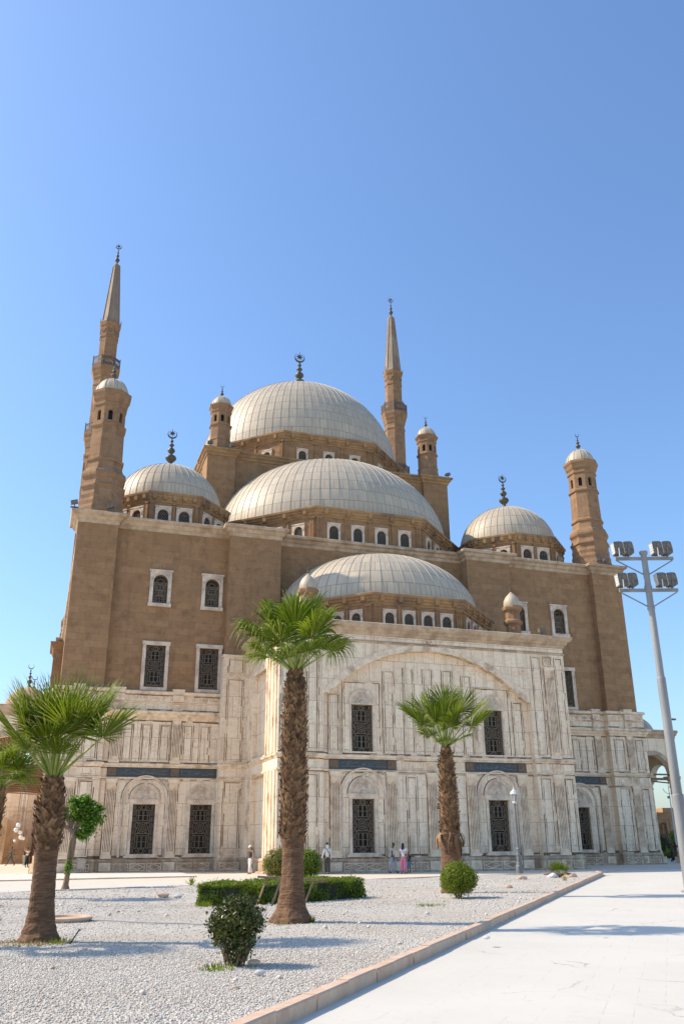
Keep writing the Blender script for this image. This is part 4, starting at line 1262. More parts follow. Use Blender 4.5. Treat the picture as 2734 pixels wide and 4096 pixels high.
def balcony(o, cx, cy, r, z0, z1):
    b = MB()
    for k in range(8):
        a0 = PI / 8 + k * PI / 4
        p = Vector((cx + r * math.cos(a0), cy + r * math.sin(a0), 0)); q = Vector((cx + r * math.cos(a0 + PI / 4), cy + r * math.sin(a0 + PI / 4), 0))
        b.tube([(p.x, p.y, z0), (p.x, p.y, z1 + .25)], .07, 6)
        for zz in (z0 + .08, z1): b.tube([(p.x, p.y, zz), (q.x, q.y, zz)], .045, 4)
        n = 9
        for i in range(n):
            s0, s1 = p.lerp(q, i / n), p.lerp(q, (i + 1) / n)
            b.tube([(s0.x, s0.y, z0 + .08), (s1.x, s1.y, z1)], .028, 4); b.tube([(s1.x, s1.y, z0 + .08), (s0.x, s0.y, z1)], .028, 4)
            m = (s0 + s1) / 2
            b.tube([(m.x, m.y, z0), (m.x, m.y, z1)], .024, 4)
    b.build('balcony_railing', M['railing'], o)

for sx in (-1, 1):
    cx, cy = sx * 22.9, 49.5
    b = MB()
    sq = [(cx - 2.75, cy - 2.75), (cx + 2.75, cy - 2.75), (cx + 2.75, cy + 2.75), (cx - 2.75, cy + 2.75)]
    b.sweep(sq, [(0, ZB), (0, 24.9), (.1, 25.0), (.2, 25.3), (.45, 25.5), (.5, 25.8), (-.8, 25.9)], True)
    b.oct([(2.6, 25.8), (2.55, 26.4), (2.4, 27.0), (2.45, 27.3), (2.3, 27.6), (2.38, 27.9), (2.2, 28.3), (2.42, 28.6), (2.45, 29.0), (2.2, 29.5), (2.0, 30.2), (2.05, 30.5), (1.92, 30.7), (1.88, 31.2), (1.78, 52.4), (1.82, 52.5), (1.95, 52.7), (1.95, 53.0), (1.78, 53.2),
           (1.76, 53.9), (1.84, 54.1), (1.86, 54.4), (1.9, 54.8), (2.02, 55.2), (2.06, 55.5), (2.2, 55.9), (2.24, 56.3), (2.18, 56.4), (1.66, 56.42), (1.62, 64.0), (1.7, 64.1), (1.74, 64.3), (1.62, 64.5), (1.6, 65.0), (1.72, 65.3), (1.76, 65.6), (1.9, 66.0), (1.96, 66.3), (2.1, 66.7), (2.16, 67.1), (2.1, 67.2),
           (1.42, 67.22), (1.36, 69.2), (1.36, 72.3), (1.46, 72.4), (1.46, 72.6), (1.40, 72.7), (1.42, 74.1), (1.56, 74.4), (1.62, 74.7), (1.66, 74.9), (1.6, 75.05), (.9, 75.1)], cx, cy)
    for k in range(8):                                       # sunk panels suggested by corner ribs and garlands under the cap
        a = PI / 8 + k * PI / 4
        b.tube([(cx + 1.80 * math.cos(a), cy + 1.80 * math.sin(a), 32), (cx + 1.76 * math.cos(a), cy + 1.76 * math.sin(a), 51.8)], .12, 5)
        a2 = k * PI / 4
        n = (math.cos(a2), math.sin(a2)); t = (-n[1], n[0]); rr = 1.42 * math.cos(PI / 8)
        b.tube([(cx + n[0] * (rr + .03) + t[0] * u, cy + n[1] * (rr + .03) + t[1] * u, 73.75 - .55 * (1 - (u / .42) ** 2)) for u in (-.42, -.28, -.14, 0, .14, .28, .42)], .07, 5)
    o = b.build('minaret', M['sand_turret'], MQ)
    balcony(o, cx, cy, 2.12, 56.42, 57.65); balcony(o, cx, cy, 2.06, 67.22, 68.7)
    c = MB()
    c.oct([(1.36, 75.05), (1.4, 75.2), (1.3, 75.4), (.56, 85.4), (.6, 85.5), (.6, 85.8), (.4, 86.0), (.2, 86.1)], cx, cy)
    for k in range(8):
        a = PI / 8 + k * PI / 4
        c.tube([(cx + 1.32 * math.cos(a), cy + 1.32 * math.sin(a), 75.3), (cx + .57 * math.cos(a), cy + .57 * math.sin(a), 85.4)], [.08, .05], 5)
        c.tube([(cx + 1.6 * math.cos(a), cy + 1.6 * math.sin(a), 75.05), (cx + 1.62 * math.cos(a), cy + 1.62 * math.sin(a), 75.7)], [.09, .02], 4)
    c.build('spire', M['steel_dark'] if 'steel_dark' in M else mat_noise('weathered lead spire', (0.22, 0.155, 0.10), (0.33, 0.25, 0.175), 1.2, 0.7, 0.2, 0.02, stretch=(1, 1, 0.3)), o)
    finial(o, cx, cy, 85.95, 4.1, fat=.85)

# --- side galleries with arches, tie beams and little domes
def gallery(sx):
    x_in, x_out = sx * 25.3, sx * 30.8
    y0, y1, yend = 2.6, 33.0, 46.8
    e = MB()
    # end wall with an arch
    cxa, ra, zs = sx * 28.15, 1.75, 7.3
    lo, hi = sorted((x_in, x_out))
    n = 18
    arc = [(cxa + ra * math.cos(PI * i / n), zs + 1.88 * math.sin(PI * i / n)) for i in range(n + 1)]
    for yy, T in ((y0, .6),):
        for (a, z) , (c, z2) in zip(arc, arc[1:]):
            e.add([(c, yy, z2), (a, yy, z), (a, yy, 10.7), (c, yy, 10.7)], [(0, 1, 2, 3)])
            e.add([(c, yy + T, z2), (a, yy + T, z), (a, yy + T, 10.7), (c, yy + T, 10.7)], [(3, 2, 1, 0)])
            e.add([(c, yy, z2), (a, yy, z), (a, yy + T, z), (c, yy + T, z2)], [(3, 2, 1, 0)])
        e.box(lo, yy, zs, cxa - ra, yy + T, 10.7); e.box(cxa + ra, yy, zs, hi, yy + T, 10.7)
    o = e.build('gallery', M['marble'], MQ, origin=(cxa, y0, 0))
    # arch rim
    m = MB()
    m.strip(arc, [(cxa + (x - cxa) * 1.2, zs + (z - zs) * 1.2) for x, z in arc], y0 - .06, y0)
    m.sweep([(lo, y0), (hi, y0)] if sx > 0 else [(lo, y0), (hi, y0)], [(0, 10.7), (.08, 10.74), (.12, 10.95), (.3, 11.05), (.36, 11.2), (.5, 11.3), (.52, 11.42), (-.6, 11.45)])
    m.sweep([(x_out, y0), (x_out, y1)] if sx > 0 else [(x_out, y1), (x_out, y0)], [(0, 10.7), (.08, 10.74), (.12, 10.95), (.3, 11.05), (.36, 11.2), (.5, 11.3), (.52, 11.42), (-.6, 11.45)])
    m.build('gallery_cornice', M['cornice'], o)
    r_ = MB(); r_.box(lo, y0 + .3, 11.0, hi, y1, 11.43); r_.build('gallery_roof', M['sand_turret'], o)
    # outer arcade: columns, arches
    st = (y1 - y0) / 9
    w = MB()
    xo = x_out - sx * .7
    for i in range(9):
        ya = y0 + st * i + .6; yb = y0 + st * (i + 1)
        cy = (ya + yb) / 2; r2 = (yb - ya) / 2
        aa = [(cy + r2 * math.cos(PI * k / 12), zs + r2 * .85 * math.sin(PI * k / 12)) for k in range(13)]
        for xx in (xo, x_out):
            for (p, z), (q, z2) in zip(aa, aa[1:]):
                w.add([(xx, p, z), (xx, q, z2), (xx, q, 10.7), (xx, p, 10.7)], [(0, 1, 2, 3)])
        for (p, z), (q, z2) in zip(aa, aa[1:]):
            w.add([(xo, p, z), (xo, q, z2), (x_out, q, z2), (x_out, p, z)], [(0, 1, 2, 3)])
        for yy in (yb,):
            w.box(xo, yy, zs, x_out, yy + .6, 10.7)
    w.build('arcade', M['marble'], o)
    for i in range(0, 10):
        yc = y0 + st * i + .3
        c = MB(); xc = sx * 30.15
        c.box(xc - .5, yc - .5, ZB, xc + .5, yc + .5, .35)
        c.lathe([(.45, .35), (.46, .5), (.38, .62), (.42, .75), (.34, .85), (.31, 1.0), (.28, 6.25), (.34, 6.32), (.34, 6.42), (.29, 6.5), (.33, 6.7), (.48, 6.95), (.5, 7.02)], 20, xc, yc)
        c.box(xc - .55, yc - .55, 7.0, xc + .55, yc + .55, 7.3)
        col = c.build('column', M['column'] if 'column' in M else M['marble_trim'], o, smooth=False)
    # transverse arches and wooden tie beams
    for i in range(0, 10):
        t = MB()
        yc = y0 + st * i + .3
        t.box(lo, yc - .12, 6.95, hi - .3 if sx > 0 else hi, yc + .12, 7.15)
        t.box(lo, yc - .2, 7.4, hi, yc + .2, 7.52)
        if sx < 0 or i < 1:
            t.tube([(lo, yc + .1, 7.05), (hi, yc + .9, 6.75)], .06, 4)
        t.build('tie_beam', M['wood'], o)
    # far end wall with blind door
    f = MB(); f.wall((lo - 3, yend + .2, ZB), (1, 0), hi - lo + 6, 11.2, []); f.build('end_wall', M['marble'], o)
    g = MB(); xd = sx * 27.2; yd = yend + .2
    panel(g, xd - .9, .9, xd + .9, 5.2, yd, .12, .1); half_ring(g, xd, 4.2, .6, .72, yd - .1, yd); panel(g, xd - .6, 1.0, xd + .6, 4.2, yd, .1, .08)
    g.box(lo - 3, yd - .2, ZB, hi + 3, yd, .8); g.box(lo - 3, yd - .25, 5.6, hi + 3, yd, 5.9)
    g.build('end_panel', M['marble_trim'], o)
    if sx < 0:
        d1 = MB(); d1.lathe([(1.75 * math.cos(q), 11.3 + 2.05 * math.sin(q)) for q in [PI / 2 * i / 12 for i in range(12)]] + [(.02, 13.35)], 24, -27.25, 6.0, 0, 12)
        q = d1.build('dome', M['dome_pink'] if 'dome_pink' in M else M['cornice'], o, smooth=True); finial(q, -27.25, 6.0, 13.3, 1.95, star=False)
        d1 = MB(); d1.lathe([(1.75 * math.cos(q), 11.3 + 2.05 * math.sin(q)) for q in [PI / 2 * i / 12 for i in range(12)]] + [(.02, 13.35)], 24, -26.95, 11.0, 0, 12)
        q = d1.build('dome', M['cornice'], o, smooth=True); finial(q, -26.95, 11.0, 13.3, 1.95, star=False)
        p = MB(); p.box(-29.1, 38.5, ZB, -28.5, 46.8, 4.6)
        p.build('screen_wall', M['cornice'], o)
    else:
        d1 = MB(); d1.lathe([(2.6 * math.cos(q), 11.3 + 2.0 * math.sin(q)) for q in [PI / 2 * i / 12 for i in range(12)]] + [(.02, 13.3)], 24, 28.2, 6.2, 0, 12)
        d1.build('dome', M['lead'], o, smooth=True)
        l_ = MB(); l_.tube([(30.2, 2.5, 11.4), (30.2, 2.5, 12.2), (30.35, 2.4, 12.45), (30.7, 2.3, 12.5)], .07, 6); l_.box(30.6, 2.2, 12.4, 31.0, 2.45, 12.55)
        l_.build('roof_lamp', M['iron'], o)
gallery(-1); gallery(1)
# small spotlights on the cornice ledges
for (x, y, z) in ((-25.4, -.45, 26.4), (-22.6, -.4, 26.4), (-13.0, 11.8, 39.1), (-10.7, 11.8, 39.1), (13.3, 11.9, 39.1), (22.6, -.4, 26.4), (23.4, -.4, 26.4), (9.4, -10.4, 16.32)):
    b = MB(); b.box(x - .3, y - .12, z, x + .3, y + .12, z + .06); b.box(x - .04, y - .04, z + .06, x + .04, y + .04, z + .25)
    b.xz([(x - .28, z + .22), (x + .25, z + .36), (x + .17, z + .66), (x - .33, z + .5)], y - .2, y + .12)
    b.build('spotlight', M['lamp_body'], MQ)

# ------------------------------------------------------------------ plants
CR = Vector((math.cos(R(18.796)), -math.sin(R(18.796)), 0))       # east-south-east, along which the palms' leaves were measured
CA = Vector((math.sin(R(18.796)), math.cos(R(18.796)), 0))

def part_tree_root(name, loc, label, cat, group=None): return empty(name, loc, label, cat, group)

def frond(parent, O, az, el, pl, L, droop, rs, spread=116, spiky=False):
    h = CR * math.cos(R(az)) + CA * math.sin(R(az))
    up = Vector((0, 0, 1))
    el = R(el)
    D0 = (h * math.cos(el) + up * math.sin(el)).normalized()
    pts, dirs = [], []
    P = Vector(O) + h * .05
    e = el + R(6)
    n = 7
    for i in range(n + 1):
        pts.append(P.copy())
        dd = (h * math.cos(e) + up * math.sin(e)).normalized(); dirs.append(dd)
        P = P + dd * (pl / n)
        e -= R(7) / n
    s = MB(); s.tube(pts, [.030 - .016 * i / n for i in range(n + 1)], 6)
    H = pts[-1]; A = dirs[-1]
    e2 = e + R(rs.uniform(-4, 10))
    A = (h * math.cos(e2) + up * math.sin(e2)).normalized()
    Sd = A.cross(up)
    Sd = Sd.normalized() if Sd.length > 1e-3 else CR.copy()
    tw = R(rs.uniform(-18, 18))
    N = Sd.cross(A).normalized()
    Sd = (Sd * math.cos(tw) + N * math.sin(tw)).normalized(); N = Sd.cross(A).normalized()
    lf, tp = MB(), MB()
    ns = 44
    for i in range(ns):
        f = -1 + 2 * (i + .5) / ns
        phi = f * R(spread) + R(rs.uniform(-2.2, 2.2))
        d0 = (A * math.cos(phi) + Sd * math.sin(phi) + N * (.03 + .14 * abs(f) + rs.uniform(-.07, .07))).normalized()
        T = d0.cross(N).normalized()
        ll = L * (.42 + .58 * math.cos(phi * .6)) * rs.uniform(.92, 1.06)
        wmax = 2 * math.sin(R(spread) / ns) * ll * .5
        rows = [(0.02, .14), (.2, .52), (.4, .95), (.57, .64), (.75, .38), (.9, .16), (1.0, .03)] if spiky else [(0.02, .13), (.25, .58), (.48, 1.06), (.64, .72), (.8, .42), (.92, .18), (1.0, .03)]
        kd_ = droop * rs.uniform(.6, 1.5)
        R_ = []
        for t, wf in rows:
            q = max(0, t - .42)
            p = H + d0 * ll * (t - .25 * kd_ * q * q) - up * ll * kd_ * q * q * 1.15 - N * (.02 * math.sin(t * PI))
            hw = wmax * wf * .47
            R_.append((p - T * hw, p + N * hw * .9, p + T * hw))
        V = [tuple(x) for r in R_ for x in r]
        F = []
        for j in range(len(rows) - 1):
            for c in (0, 1):
                F.append((j * 3 + c, j * 3 + c + 1, j * 3 + c + 4, j * 3 + c + 3))
        k_tip = 4
        lf.add(V[:(k_tip + 1) * 3], [f_ for f_ in F if max(f_) < (k_tip + 1) * 3])
        tp.add(V[k_tip * 3:], [tuple(a - k_tip * 3 for a in f_) for f_ in F if min(f_) >= k_tip * 3])
    o = lf.build('frond', M['frond'], parent)
    s.build('stalk', M['petiole'], o)
    tp.build('leaf_tip', M['frond_tip'] if rs.random() < .75 else M['frond'], o)
    return o

def interp(prof, z):
    for (z0, r0), (z1, r1) in zip(prof, prof[1:]):
        if z0 <= z <= z1: return r0 + (r1 - r0) * (z - z0) / (z1 - z0)
    return prof[-1][1] if z > prof[-1][0] else prof[0][1]

def palm(loc, label, prof, axis, zb0, zb1, nboot, bsize, fronds, seed, skirt=False, spread=116):
    rs = random.Random(seed)
    root = empty('palm_tree', loc, label, 'palm tree', 'fan palms in the gravel garden')
    ax = lambda z: (loc[0] + interp([(a, b) for a, b, c in axis], z), loc[1] + interp([(a, c) for a, b, c in axis], z))
    b = MB(); nz, na = 60, 28
    zt = prof[-1][0]
    ph = [rs.uniform(0, 6.28) for _ in range(8)]
    for j in range(nz + 1):
        z = zt * (j / nz) - .05
        cx, cy = ax(z)
        r0 = interp(prof, z) * (.88 if z > zb0 + .1 else 1)
        for i in range(na):
            t = 2 * PI * i / na
            r = r0 * (1 + .035 * math.sin(3 * t + ph[0] + z * .8) + .025 * math.sin(5 * t + ph[1] - z * 2.3) + .02 * math.sin(z * 38 + 1.5 * math.sin(t + ph[2])) * (1 if z > .3 else 2.0) + rs.uniform(-.022, .022))
            if z < .25: r *= 1 + .09 * max(0, math.sin(9 * t + ph[3])) * (1 - z / .25)
            b.v.append((cx + r * math.cos(t), cy + r * math.sin(t), loc[2] + z))
        if j:
            for i in range(na):
                i2 = (i + 1) % na
                b.f.append(((j - 1) * na + i, (j - 1) * na + i2, j * na + i2, j * na + i))
    b.f.append(tuple(nz * na + i for i in range(na)))
    b.build('trunk', M['trunk'], root)
    s = MB()
    for i in range(nboot):
        f = (i + .5) / nboot
        z = zb0 + (zb1 - zb0) * f + rs.uniform(-.02, .02)
        t = i * 2.39996 + rs.uniform(-.12, .12)
        r = interp(prof, z) * .84
        cx, cy = ax(z)
        e = Vector((math.cos(t), math.sin(t), 0)); g = Vector((-math.sin(t), math.cos(t), 0)); up = Vector((0, 0, 1))
        sz = bsize * rs.uniform(.5, 1.15)
        wb = .085 * sz; ht = .20 * sz * rs.uniform(.7, 1.25); out = rs.uniform(.015, .085) * sz * (1 if f < .93 else .5)
        C0 = Vector((cx, cy, loc[2] + z))
        skew = g * rs.uniform(-.09, .09) * sz
        tipw = wb * rs.uniform(.1, .75)
        dz1, dz2 = ht * rs.uniform(.85, 1.15), ht * rs.uniform(.6, 1.1)
        p = [C0 + e * r - g * wb, C0 + e * (r + .02 * sz), C0 + e * r + g * wb,
             C0 + e * (r + out * .5) - g * wb * .85 + up * ht * .5 + skew * .3, C0 + e * (r + out * .8) + up * ht * .5 + skew * .3, C0 + e * (r + out * .5) + g * wb * .85 + up * ht * .5 + skew * .3,
             C0 + e * (r + out * 1.5) - g * tipw + up * dz1 + skew, C0 + e * (r + out * 1.6) + up * ht * rs.uniform(.8, 1.2) + skew, C0 + e * (r + out * 1.5) + g * tipw + up * dz2 + skew]
        s.add([tuple(x) for x in p], [(0, 1, 4, 3), (1, 2, 5, 4), (3, 4, 7, 6), (4, 5, 8, 7)])
        if rs.random() < .35:                                # loose fibre strands
            q = C0 + e * (r + .03) + up * ht * .3
            s.add([tuple(q - g * .006), tuple(q + g * .006), tuple(q + e * rs.uniform(.02, .09) + g * rs.uniform(-.08, .08) + up * rs.uniform(-.05, .16))], [(0, 1, 2)])
    s.build('leaf_bases', M['boot'], root)
    if skirt:
        k = MB()
        for i in range(12):
            t = i * 2.4; z = zb0 + rs.uniform(-.05, .12); r = interp(prof, z) * .95; cx, cy = ax(z)
            e = Vector((math.cos(t), math.sin(t), 0)); g = Vector((-math.sin(t), math.cos(t), 0))
            P = Vector((cx, cy, loc[2] + z)) + e * r
            ln = rs.uniform(.4, .75); w_ = rs.uniform(.05, .1)
            pts = []
            for q in range(5):
                u_ = q / 4
                c = P + e * (.13 * math.sin(u_ * 2.2)) - Vector((0, 0, 1)) * ln * u_ * (u_ * .6 + .4) + g * .05 * math.sin(u_ * 5 + i)
                hw = w_ * (1 - .5 * u_) 
                pts += [tuple(c - g * hw), tuple(c + e * .03), tuple(c + g * hw)]
            k.add(pts, [(a * 3 + c, a * 3 + c + 1, a * 3 + c + 4, a * 3 + c + 3) for a in range(4) for c in (0, 1)])
        k.build('dead_leaf', M['boot'], root)
    zc = zt; cx, cy = ax(zt)
    for f in fronds:
        frond(root, (cx, cy, loc[2] + zt - .02), *f, rs, spread, spread < 110)
    # young spear leaves in the heart of the crown
    h = MB()
    for i in range(5):
        a = rs.uniform(0, 6.28)
        h.tube([(cx, cy, loc[2] + zt - .1), (cx + .05 * math.cos(a), cy + .05 * math.sin(a), loc[2] + zt + .3), (cx + .1 * math.cos(a), cy + .1 * math.sin(a), loc[2] + zt + rs.uniform(.6, .95))], [.035, .025, .006], 5)
    h.build('spear_leaf', M['petiole'], root)
    return root

palm((-25.46, -49.55, 0), 'short stout palm at the left with an upright crown and one leaf drooping right',
     [(-.05, .37), (.04, .32), (.2, .26), (.45, .22), (.68, .205), (1.2, .195), (1.4, .2), (1.5, .235), (1.95, .235), (2.3, .195), (2.55, .16), (2.66, .12)],
     [(-.1, 0, 0), (.7, -.02, .01), (2.7, -.05, .02)], 1.38, 2.6, 620, .8,
     [(-90, 74, .86, 1.12, .12), (40, 58, .95, 1.22, .16), (150, 56, .9, 1.25, .18), (90, 78, 1.05, 1.2, .15), (-150, 54, .85, 1.1, .22), (-45, 56, .9, 1.1, .22), (-10, 38, 1.1, 1.12, .3), (112, 60, 1.0, 1.2, .2), (68, 66, 1.0, 1.2, .15), (182, 44, .9, 1.15, .25), (20, 56, 1.0, 1.25, .2), (-70, 40, .6, .7, .7), (200, 60, 1.0, 1.15, .2), (130, 72, 1.0, 1.2, .2), (-125, 66, .85, 1.1, .2), (-62, 66, .85, 1.1, .2), (168, 66, .95, 1.2, .2), (0, 62, 1.0, 1.2, .25), (-90, 50, .65, .85, .4), (225, 40, .7, .9, .5)], 11, spread=100)
palm((-20.49, -47.72, 0), 'tallest palm, in the middle, its shaggy trunk bare and smooth below',
     [(-.05, .47), (.03, .43), (.14, .41), (.17, .36), (.3, .31), (.5, .27), (.8, .24), (1.1, .225), (1.5, .23), (1.6, .275), (2.2, .285), (2.7, .29), (3.4, .285), (4.0, .275), (4.6, .235), (5.0, .19), (5.2, .13)],
     [(-.1, 0, 0), (5.3, .0, .0)], 1.55, 5.14, 1600, .78,
     [(-90, 73, .95, 1.08, .55), (-38, 54, .85, 1.2, .8), (190, 42, 1.0, 1.22, 1.1), (128, 64, 1.35, 1.08, .9), (60, 64, 1.25, 1.1, .85), (18, 58, 1.1, 1.12, .9), (158, 44, 1.15, 1.18, 1.15), (-122, 46, .8, .95, 1.0), (90, 80, 1.3, 1.05, .7), (-8, 28, .9, .9, 1.3), (215, 24, .8, .85, 1.4), (-62, 28, .7, .8, 1.2), (95, 38, 1, .95, 1.1), (172, 66, 1.3, 1.0, 1.0), (40, 40, 1.0, 1.0, 1.1), (140, 28, .9, .9, 1.3), (30, 74, 1.35, 1.05, .8), (205, 58, 1.05, 1.05, 1.0), (-100, 22, .55, .7, 1.2)], 23)
palm((-12.23, -38.02, 0), 'slender palm rising behind the round bright green bush',
     [(-.05, .38), (.3, .35), (1.3, .32), (1.7, .34), (1.85, .37), (2.2, .34), (2.9, .325), (3.6, .29), (4.05, .25), (4.5, .19), (4.72, .12)],
     [(-.1, 0, 0), (4.8, .02, .0)], 1.8, 4.66, 1150, .82,
     [(198, 40, 1.1, 1.28, .16), (-90, 78, .95, 1.05, .15), (-70, 58, .75, .95, .4), (-14, 36, 1.12, 1.3, .2), (140, 56, 1.45, 1.2, .2), (80, 80, 1.5, 1.1, .2), (40, 58, 1.5, 1.25, .22), (168, 46, 1.35, 1.2, .22), (8, 48, 1.35, 1.25, .28), (-100, 18, .5, .65, .9), (-40, 22, .6, .75, .8), (100, 50, 1.2, 1.0, .35), (210, 30, .7, .8, .7), (60, 74, 1.4, 1.1, .25), (150, 70, 1.4, 1.05, .25), (-40, 66, .95, 1.05, .3), (-140, 60, .9, 1.0, .3)], 37, skirt=True)
palm((-27.15, -35.2, 0), 'palm half cut off by the left edge of the picture',
     [(-.05, .4), (.3, .3), (1.0, .26), (2.0, .27), (2.8, .22), (3.2, .16), (3.35, .12)],
     [(-.1, 0, 0), (3.4, .25, .0)], 1.0, 3.25, 420, 1.0,
     [(-15, 42, .75, 1.1, .5), (30, 50, .9, 1.05, .5), (-70, 50, .7, 1.0, .5), (90, 70, 1.0, 1.0, .4), (150, 55, .9, 1.1, .4), (200, 45, .8, 1.1, .5), (-120, 45, .7, 1.0, .6), (-40, 20, .6, .9, .9), (60, 30, .7, .9, .8), (0, 15, .6, .85, 1.0), (10, 68, 1.0, 1.1, .4), (-90, 15, .6, .8, 1.0), (-25, 62, .95, 1.1, .4)], 41)

palm((-29.9, -49.0, 0), 'palm standing just outside the left edge, seen only by its shadow on the gravel',
     [(-.05, .4), (.3, .3), (1.0, .26), (2.0, .27), (3.6, .22), (4.1, .16), (4.3, .12)],
     [(-.1, 0, 0), (4.4, .1, .0)], 1.2, 4.2, 120, 1.1,
     [(-15, 42, .85, 1.1, .5), (30, 50, .9, 1.05, .5), (-70, 50, .8, 1.0, .5), (90, 70, 1.0, 1.0, .4), (150, 55, .9, 1.1, .4), (200, 45, .8, 1.1, .5), (-120, 45, .8, 1.0, .6), (-40, 20, .7, .9, .9), (60, 30, .7, .9, .8)], 43)

def leaf_mesh(name, pts, nrm, size, mat, parent, seed, aspect=.55):
    # many small folded leaves; pts and nrm are arrays
    g = np.random.default_rng(seed)
    n = len(pts)
    d = nrm + g.normal(0, .75, (n, 3)); d /= np.linalg.norm(d, axis=1)[:, None] + 1e-9
    a = np.cross(d, g.normal(0, 1, (n, 3))); a /= np.linalg.norm(a, axis=1)[:, None] + 1e-9
    c = np.cross(d, a)
    L = size * (.6 + .8 * g.random((n, 1))); W = L * aspect * .5
    off = np.array(woff(parent)) if parent else 0
    p = pts - off
    V = np.stack([p, p + a * L * .5 + c * W + d * L * .12, p + a * L, p + a * L * .5 - c * W + d * L * .12], 1).reshape(-1, 3)
    F = np.stack([np.arange(n) * 4, np.arange(n) * 4 + 1, np.arange(n) * 4 + 2, np.arange(n) * 4, np.arange(n) * 4 + 2, np.arange(n) * 4 + 3], 1).reshape(-1)
    me = bpy.data.meshes.new(name)
    me.vertices.add(len(V)); me.vertices.foreach_set('co', V.ravel())
    me.loops.add(len(F)); me.loops.foreach_set('vertex_index', F)
    me.polygons.add(2 * n); me.polygons.foreach_set('loop_start', np.arange(0, 6 * n, 3)); me.polygons.foreach_set('loop_total', np.full(2 * n, 3))
    me.update(calc_edges=True)
    me.materials.append(mat)
    o = bpy.data.objects.new(name, me); COL.objects.link(o)
    if parent: o.parent = parent
    return o

def blob(center, rx, ry, rz, n, seed, lump=.16, shell=.35, zmin=None):
    g = np.random.default_rng(seed)
    d = g.normal(0, 1, (n, 3)); d /= np.linalg.norm(d, axis=1)[:, None]
    ph = g.random(12) * 6.28; fr = g.integers(2, 6, 12)
    lum = np.zeros(n)
    for k in range(6):
        lum += np.sin(fr[k] * np.arctan2(d[:, 1], d[:, 0]) + ph[k] + d[:, 2] * fr[k + 6]) / 6 * 1.6
    for k in range(6):
        lum += .55 * np.sin(fr[k] * 2.7 * d[:, 0] * 3 + ph[k]) * np.sin(fr[k + 6] * 2.1 * d[:, 2] * 3 + ph[k + 6]) / 2.4
    r = (1 + lump * lum) * (1 - shell * g.random(n) ** 2.2)
    k = g.random(n) < .012
    r = np.where(k, r * (1.04 + .14 * g.random(n)), r)
    P = d * r[:, None] * np.array([rx, ry, rz]) + np.array(center)
    if zmin is not None:
        k = P[:, 2] > zmin; P, d = P[k], d[k]
    return P, d

def bush(name, label, x, y, rx, rz, zc, n, size, mat, seed, lump=.16, stems=6, group=None, ry=None, core=.72):
    root = empty(name, (x, y, -.02), label, 'bush', group)
    ry = ry or rx
    P, d = blob((x, y, zc), rx * .93, ry * .93, rz * .93, int(n * .6), seed, lump, zmin=.03)
    g = np.random.default_rng(seed + 500)
    PP, NN = [P], [d]
    for i in range(9):
        v = g.normal(0, 1, 3); v /= np.linalg.norm(v); v[2] = abs(v[2]) * .9 - .25
        rr = g.uniform(.3, .5)
        q, e = blob((x + v[0] * rx * .66, y + v[1] * ry * .66, zc + v[2] * rz * .66), rx * rr, ry * rr, rz * rr, int(n * .055), seed + 20 + i, lump, .5, .03); PP.append(q); NN.append(e)
    P, d = np.concatenate(PP), np.concatenate(NN)
    leaf_mesh('foliage', P, d, size, mat, root, seed)
    rs = random.Random(seed)
    s = MB()
    for i in range(stems):
        a = 6.28 * i / stems + rs.uniform(-.4, .4)
        s.tube([(x + .06 * math.cos(a), y + .06 * math.sin(a), -.03), (x + rx * .3 * math.cos(a), y + ry * .3 * math.sin(a), zc * .7), (x + rx * .55 * math.cos(a), y + ry * .55 * math.sin(a), zc * 1.1)], [.022, .016, .008], 5)
    s.build('stem', M['bark'], root)
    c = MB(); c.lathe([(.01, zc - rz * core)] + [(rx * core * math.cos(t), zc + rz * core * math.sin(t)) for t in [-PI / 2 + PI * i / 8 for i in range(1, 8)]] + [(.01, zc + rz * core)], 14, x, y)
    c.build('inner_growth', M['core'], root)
    return root
def front_shrub():
    x, y = -22.98, -53.8
    root = empty('shrub', (x, y, -.02), 'dark glossy shrub nearest the front, open at its foot', 'bush')
    PP, NN = [], []
    for i, (dx, dz, rx, rz, n) in enumerate(((0, .53, .36, .27, 2600), (-.14, .5, .25, .25, 700), (.16, .56, .24, .24, 700), (.02, .30, .28, .22, 900), (.05, .14, .2, .12, 160), (-.2, .34, .12, .14, 160), (.0, .74, .2, .12, 320))):
        P, d_ = blob((x + dx * CR.x, y + dx * CR.y, dz), rx, rx, rz, n, 300 + i, .2, .6, .03); PP.append(P); NN.append(d_)
    leaf_mesh('foliage', np.concatenate(PP), np.concatenate(NN), .05, M['leaf_dark'], root, 301)
    rs = random.Random(4); s = MB()
    for i in range(26):
        a = rs.uniform(0, 6.28); r0 = rs.uniform(.02, .13); r1 = rs.uniform(.12, .3)
        s.tube([(x + r0 * math.cos(a), y + r0 * math.sin(a), -.03), (x + (r0 + r1) * .55 * math.cos(a + .2), y + (r0 + r1) * .55 * math.sin(a + .2), .22), (x + r1 * math.cos(a), y + r1 * math.sin(a), rs.uniform(.45, .7))], [.011, .009, .005], 5)
    s.build('stem', M['bark'], root)
front_shrub()
bush('shrub', 'bright green round bush at the foot of the slender palm', -13.42, -40.95, .56, .50, .53, 9000, .055, M['leaf_lime'], 5, .14, 8, core=.6)
bush('shrub', 'yellowing round shrub left of the middle palm trunk, behind the hedge', -14.75, -24.9, .84, .72, .72, 9000, .075, M['leaf_yellow'], 7, .1, 8)
bush('shrub', 'dark green round shrub right of the middle palm trunk, behind the hedge', -13.5, -25.3, .66, .68, .72, 8000, .075, M['leaf_mid'], 9, .12, 8)
bush('shrub', 'low dark shrub cut off by the left picture edge', -27.2, -38.0, .5, .36, .34, 2500, .06, M['leaf_dark'], 10, .15, 6)

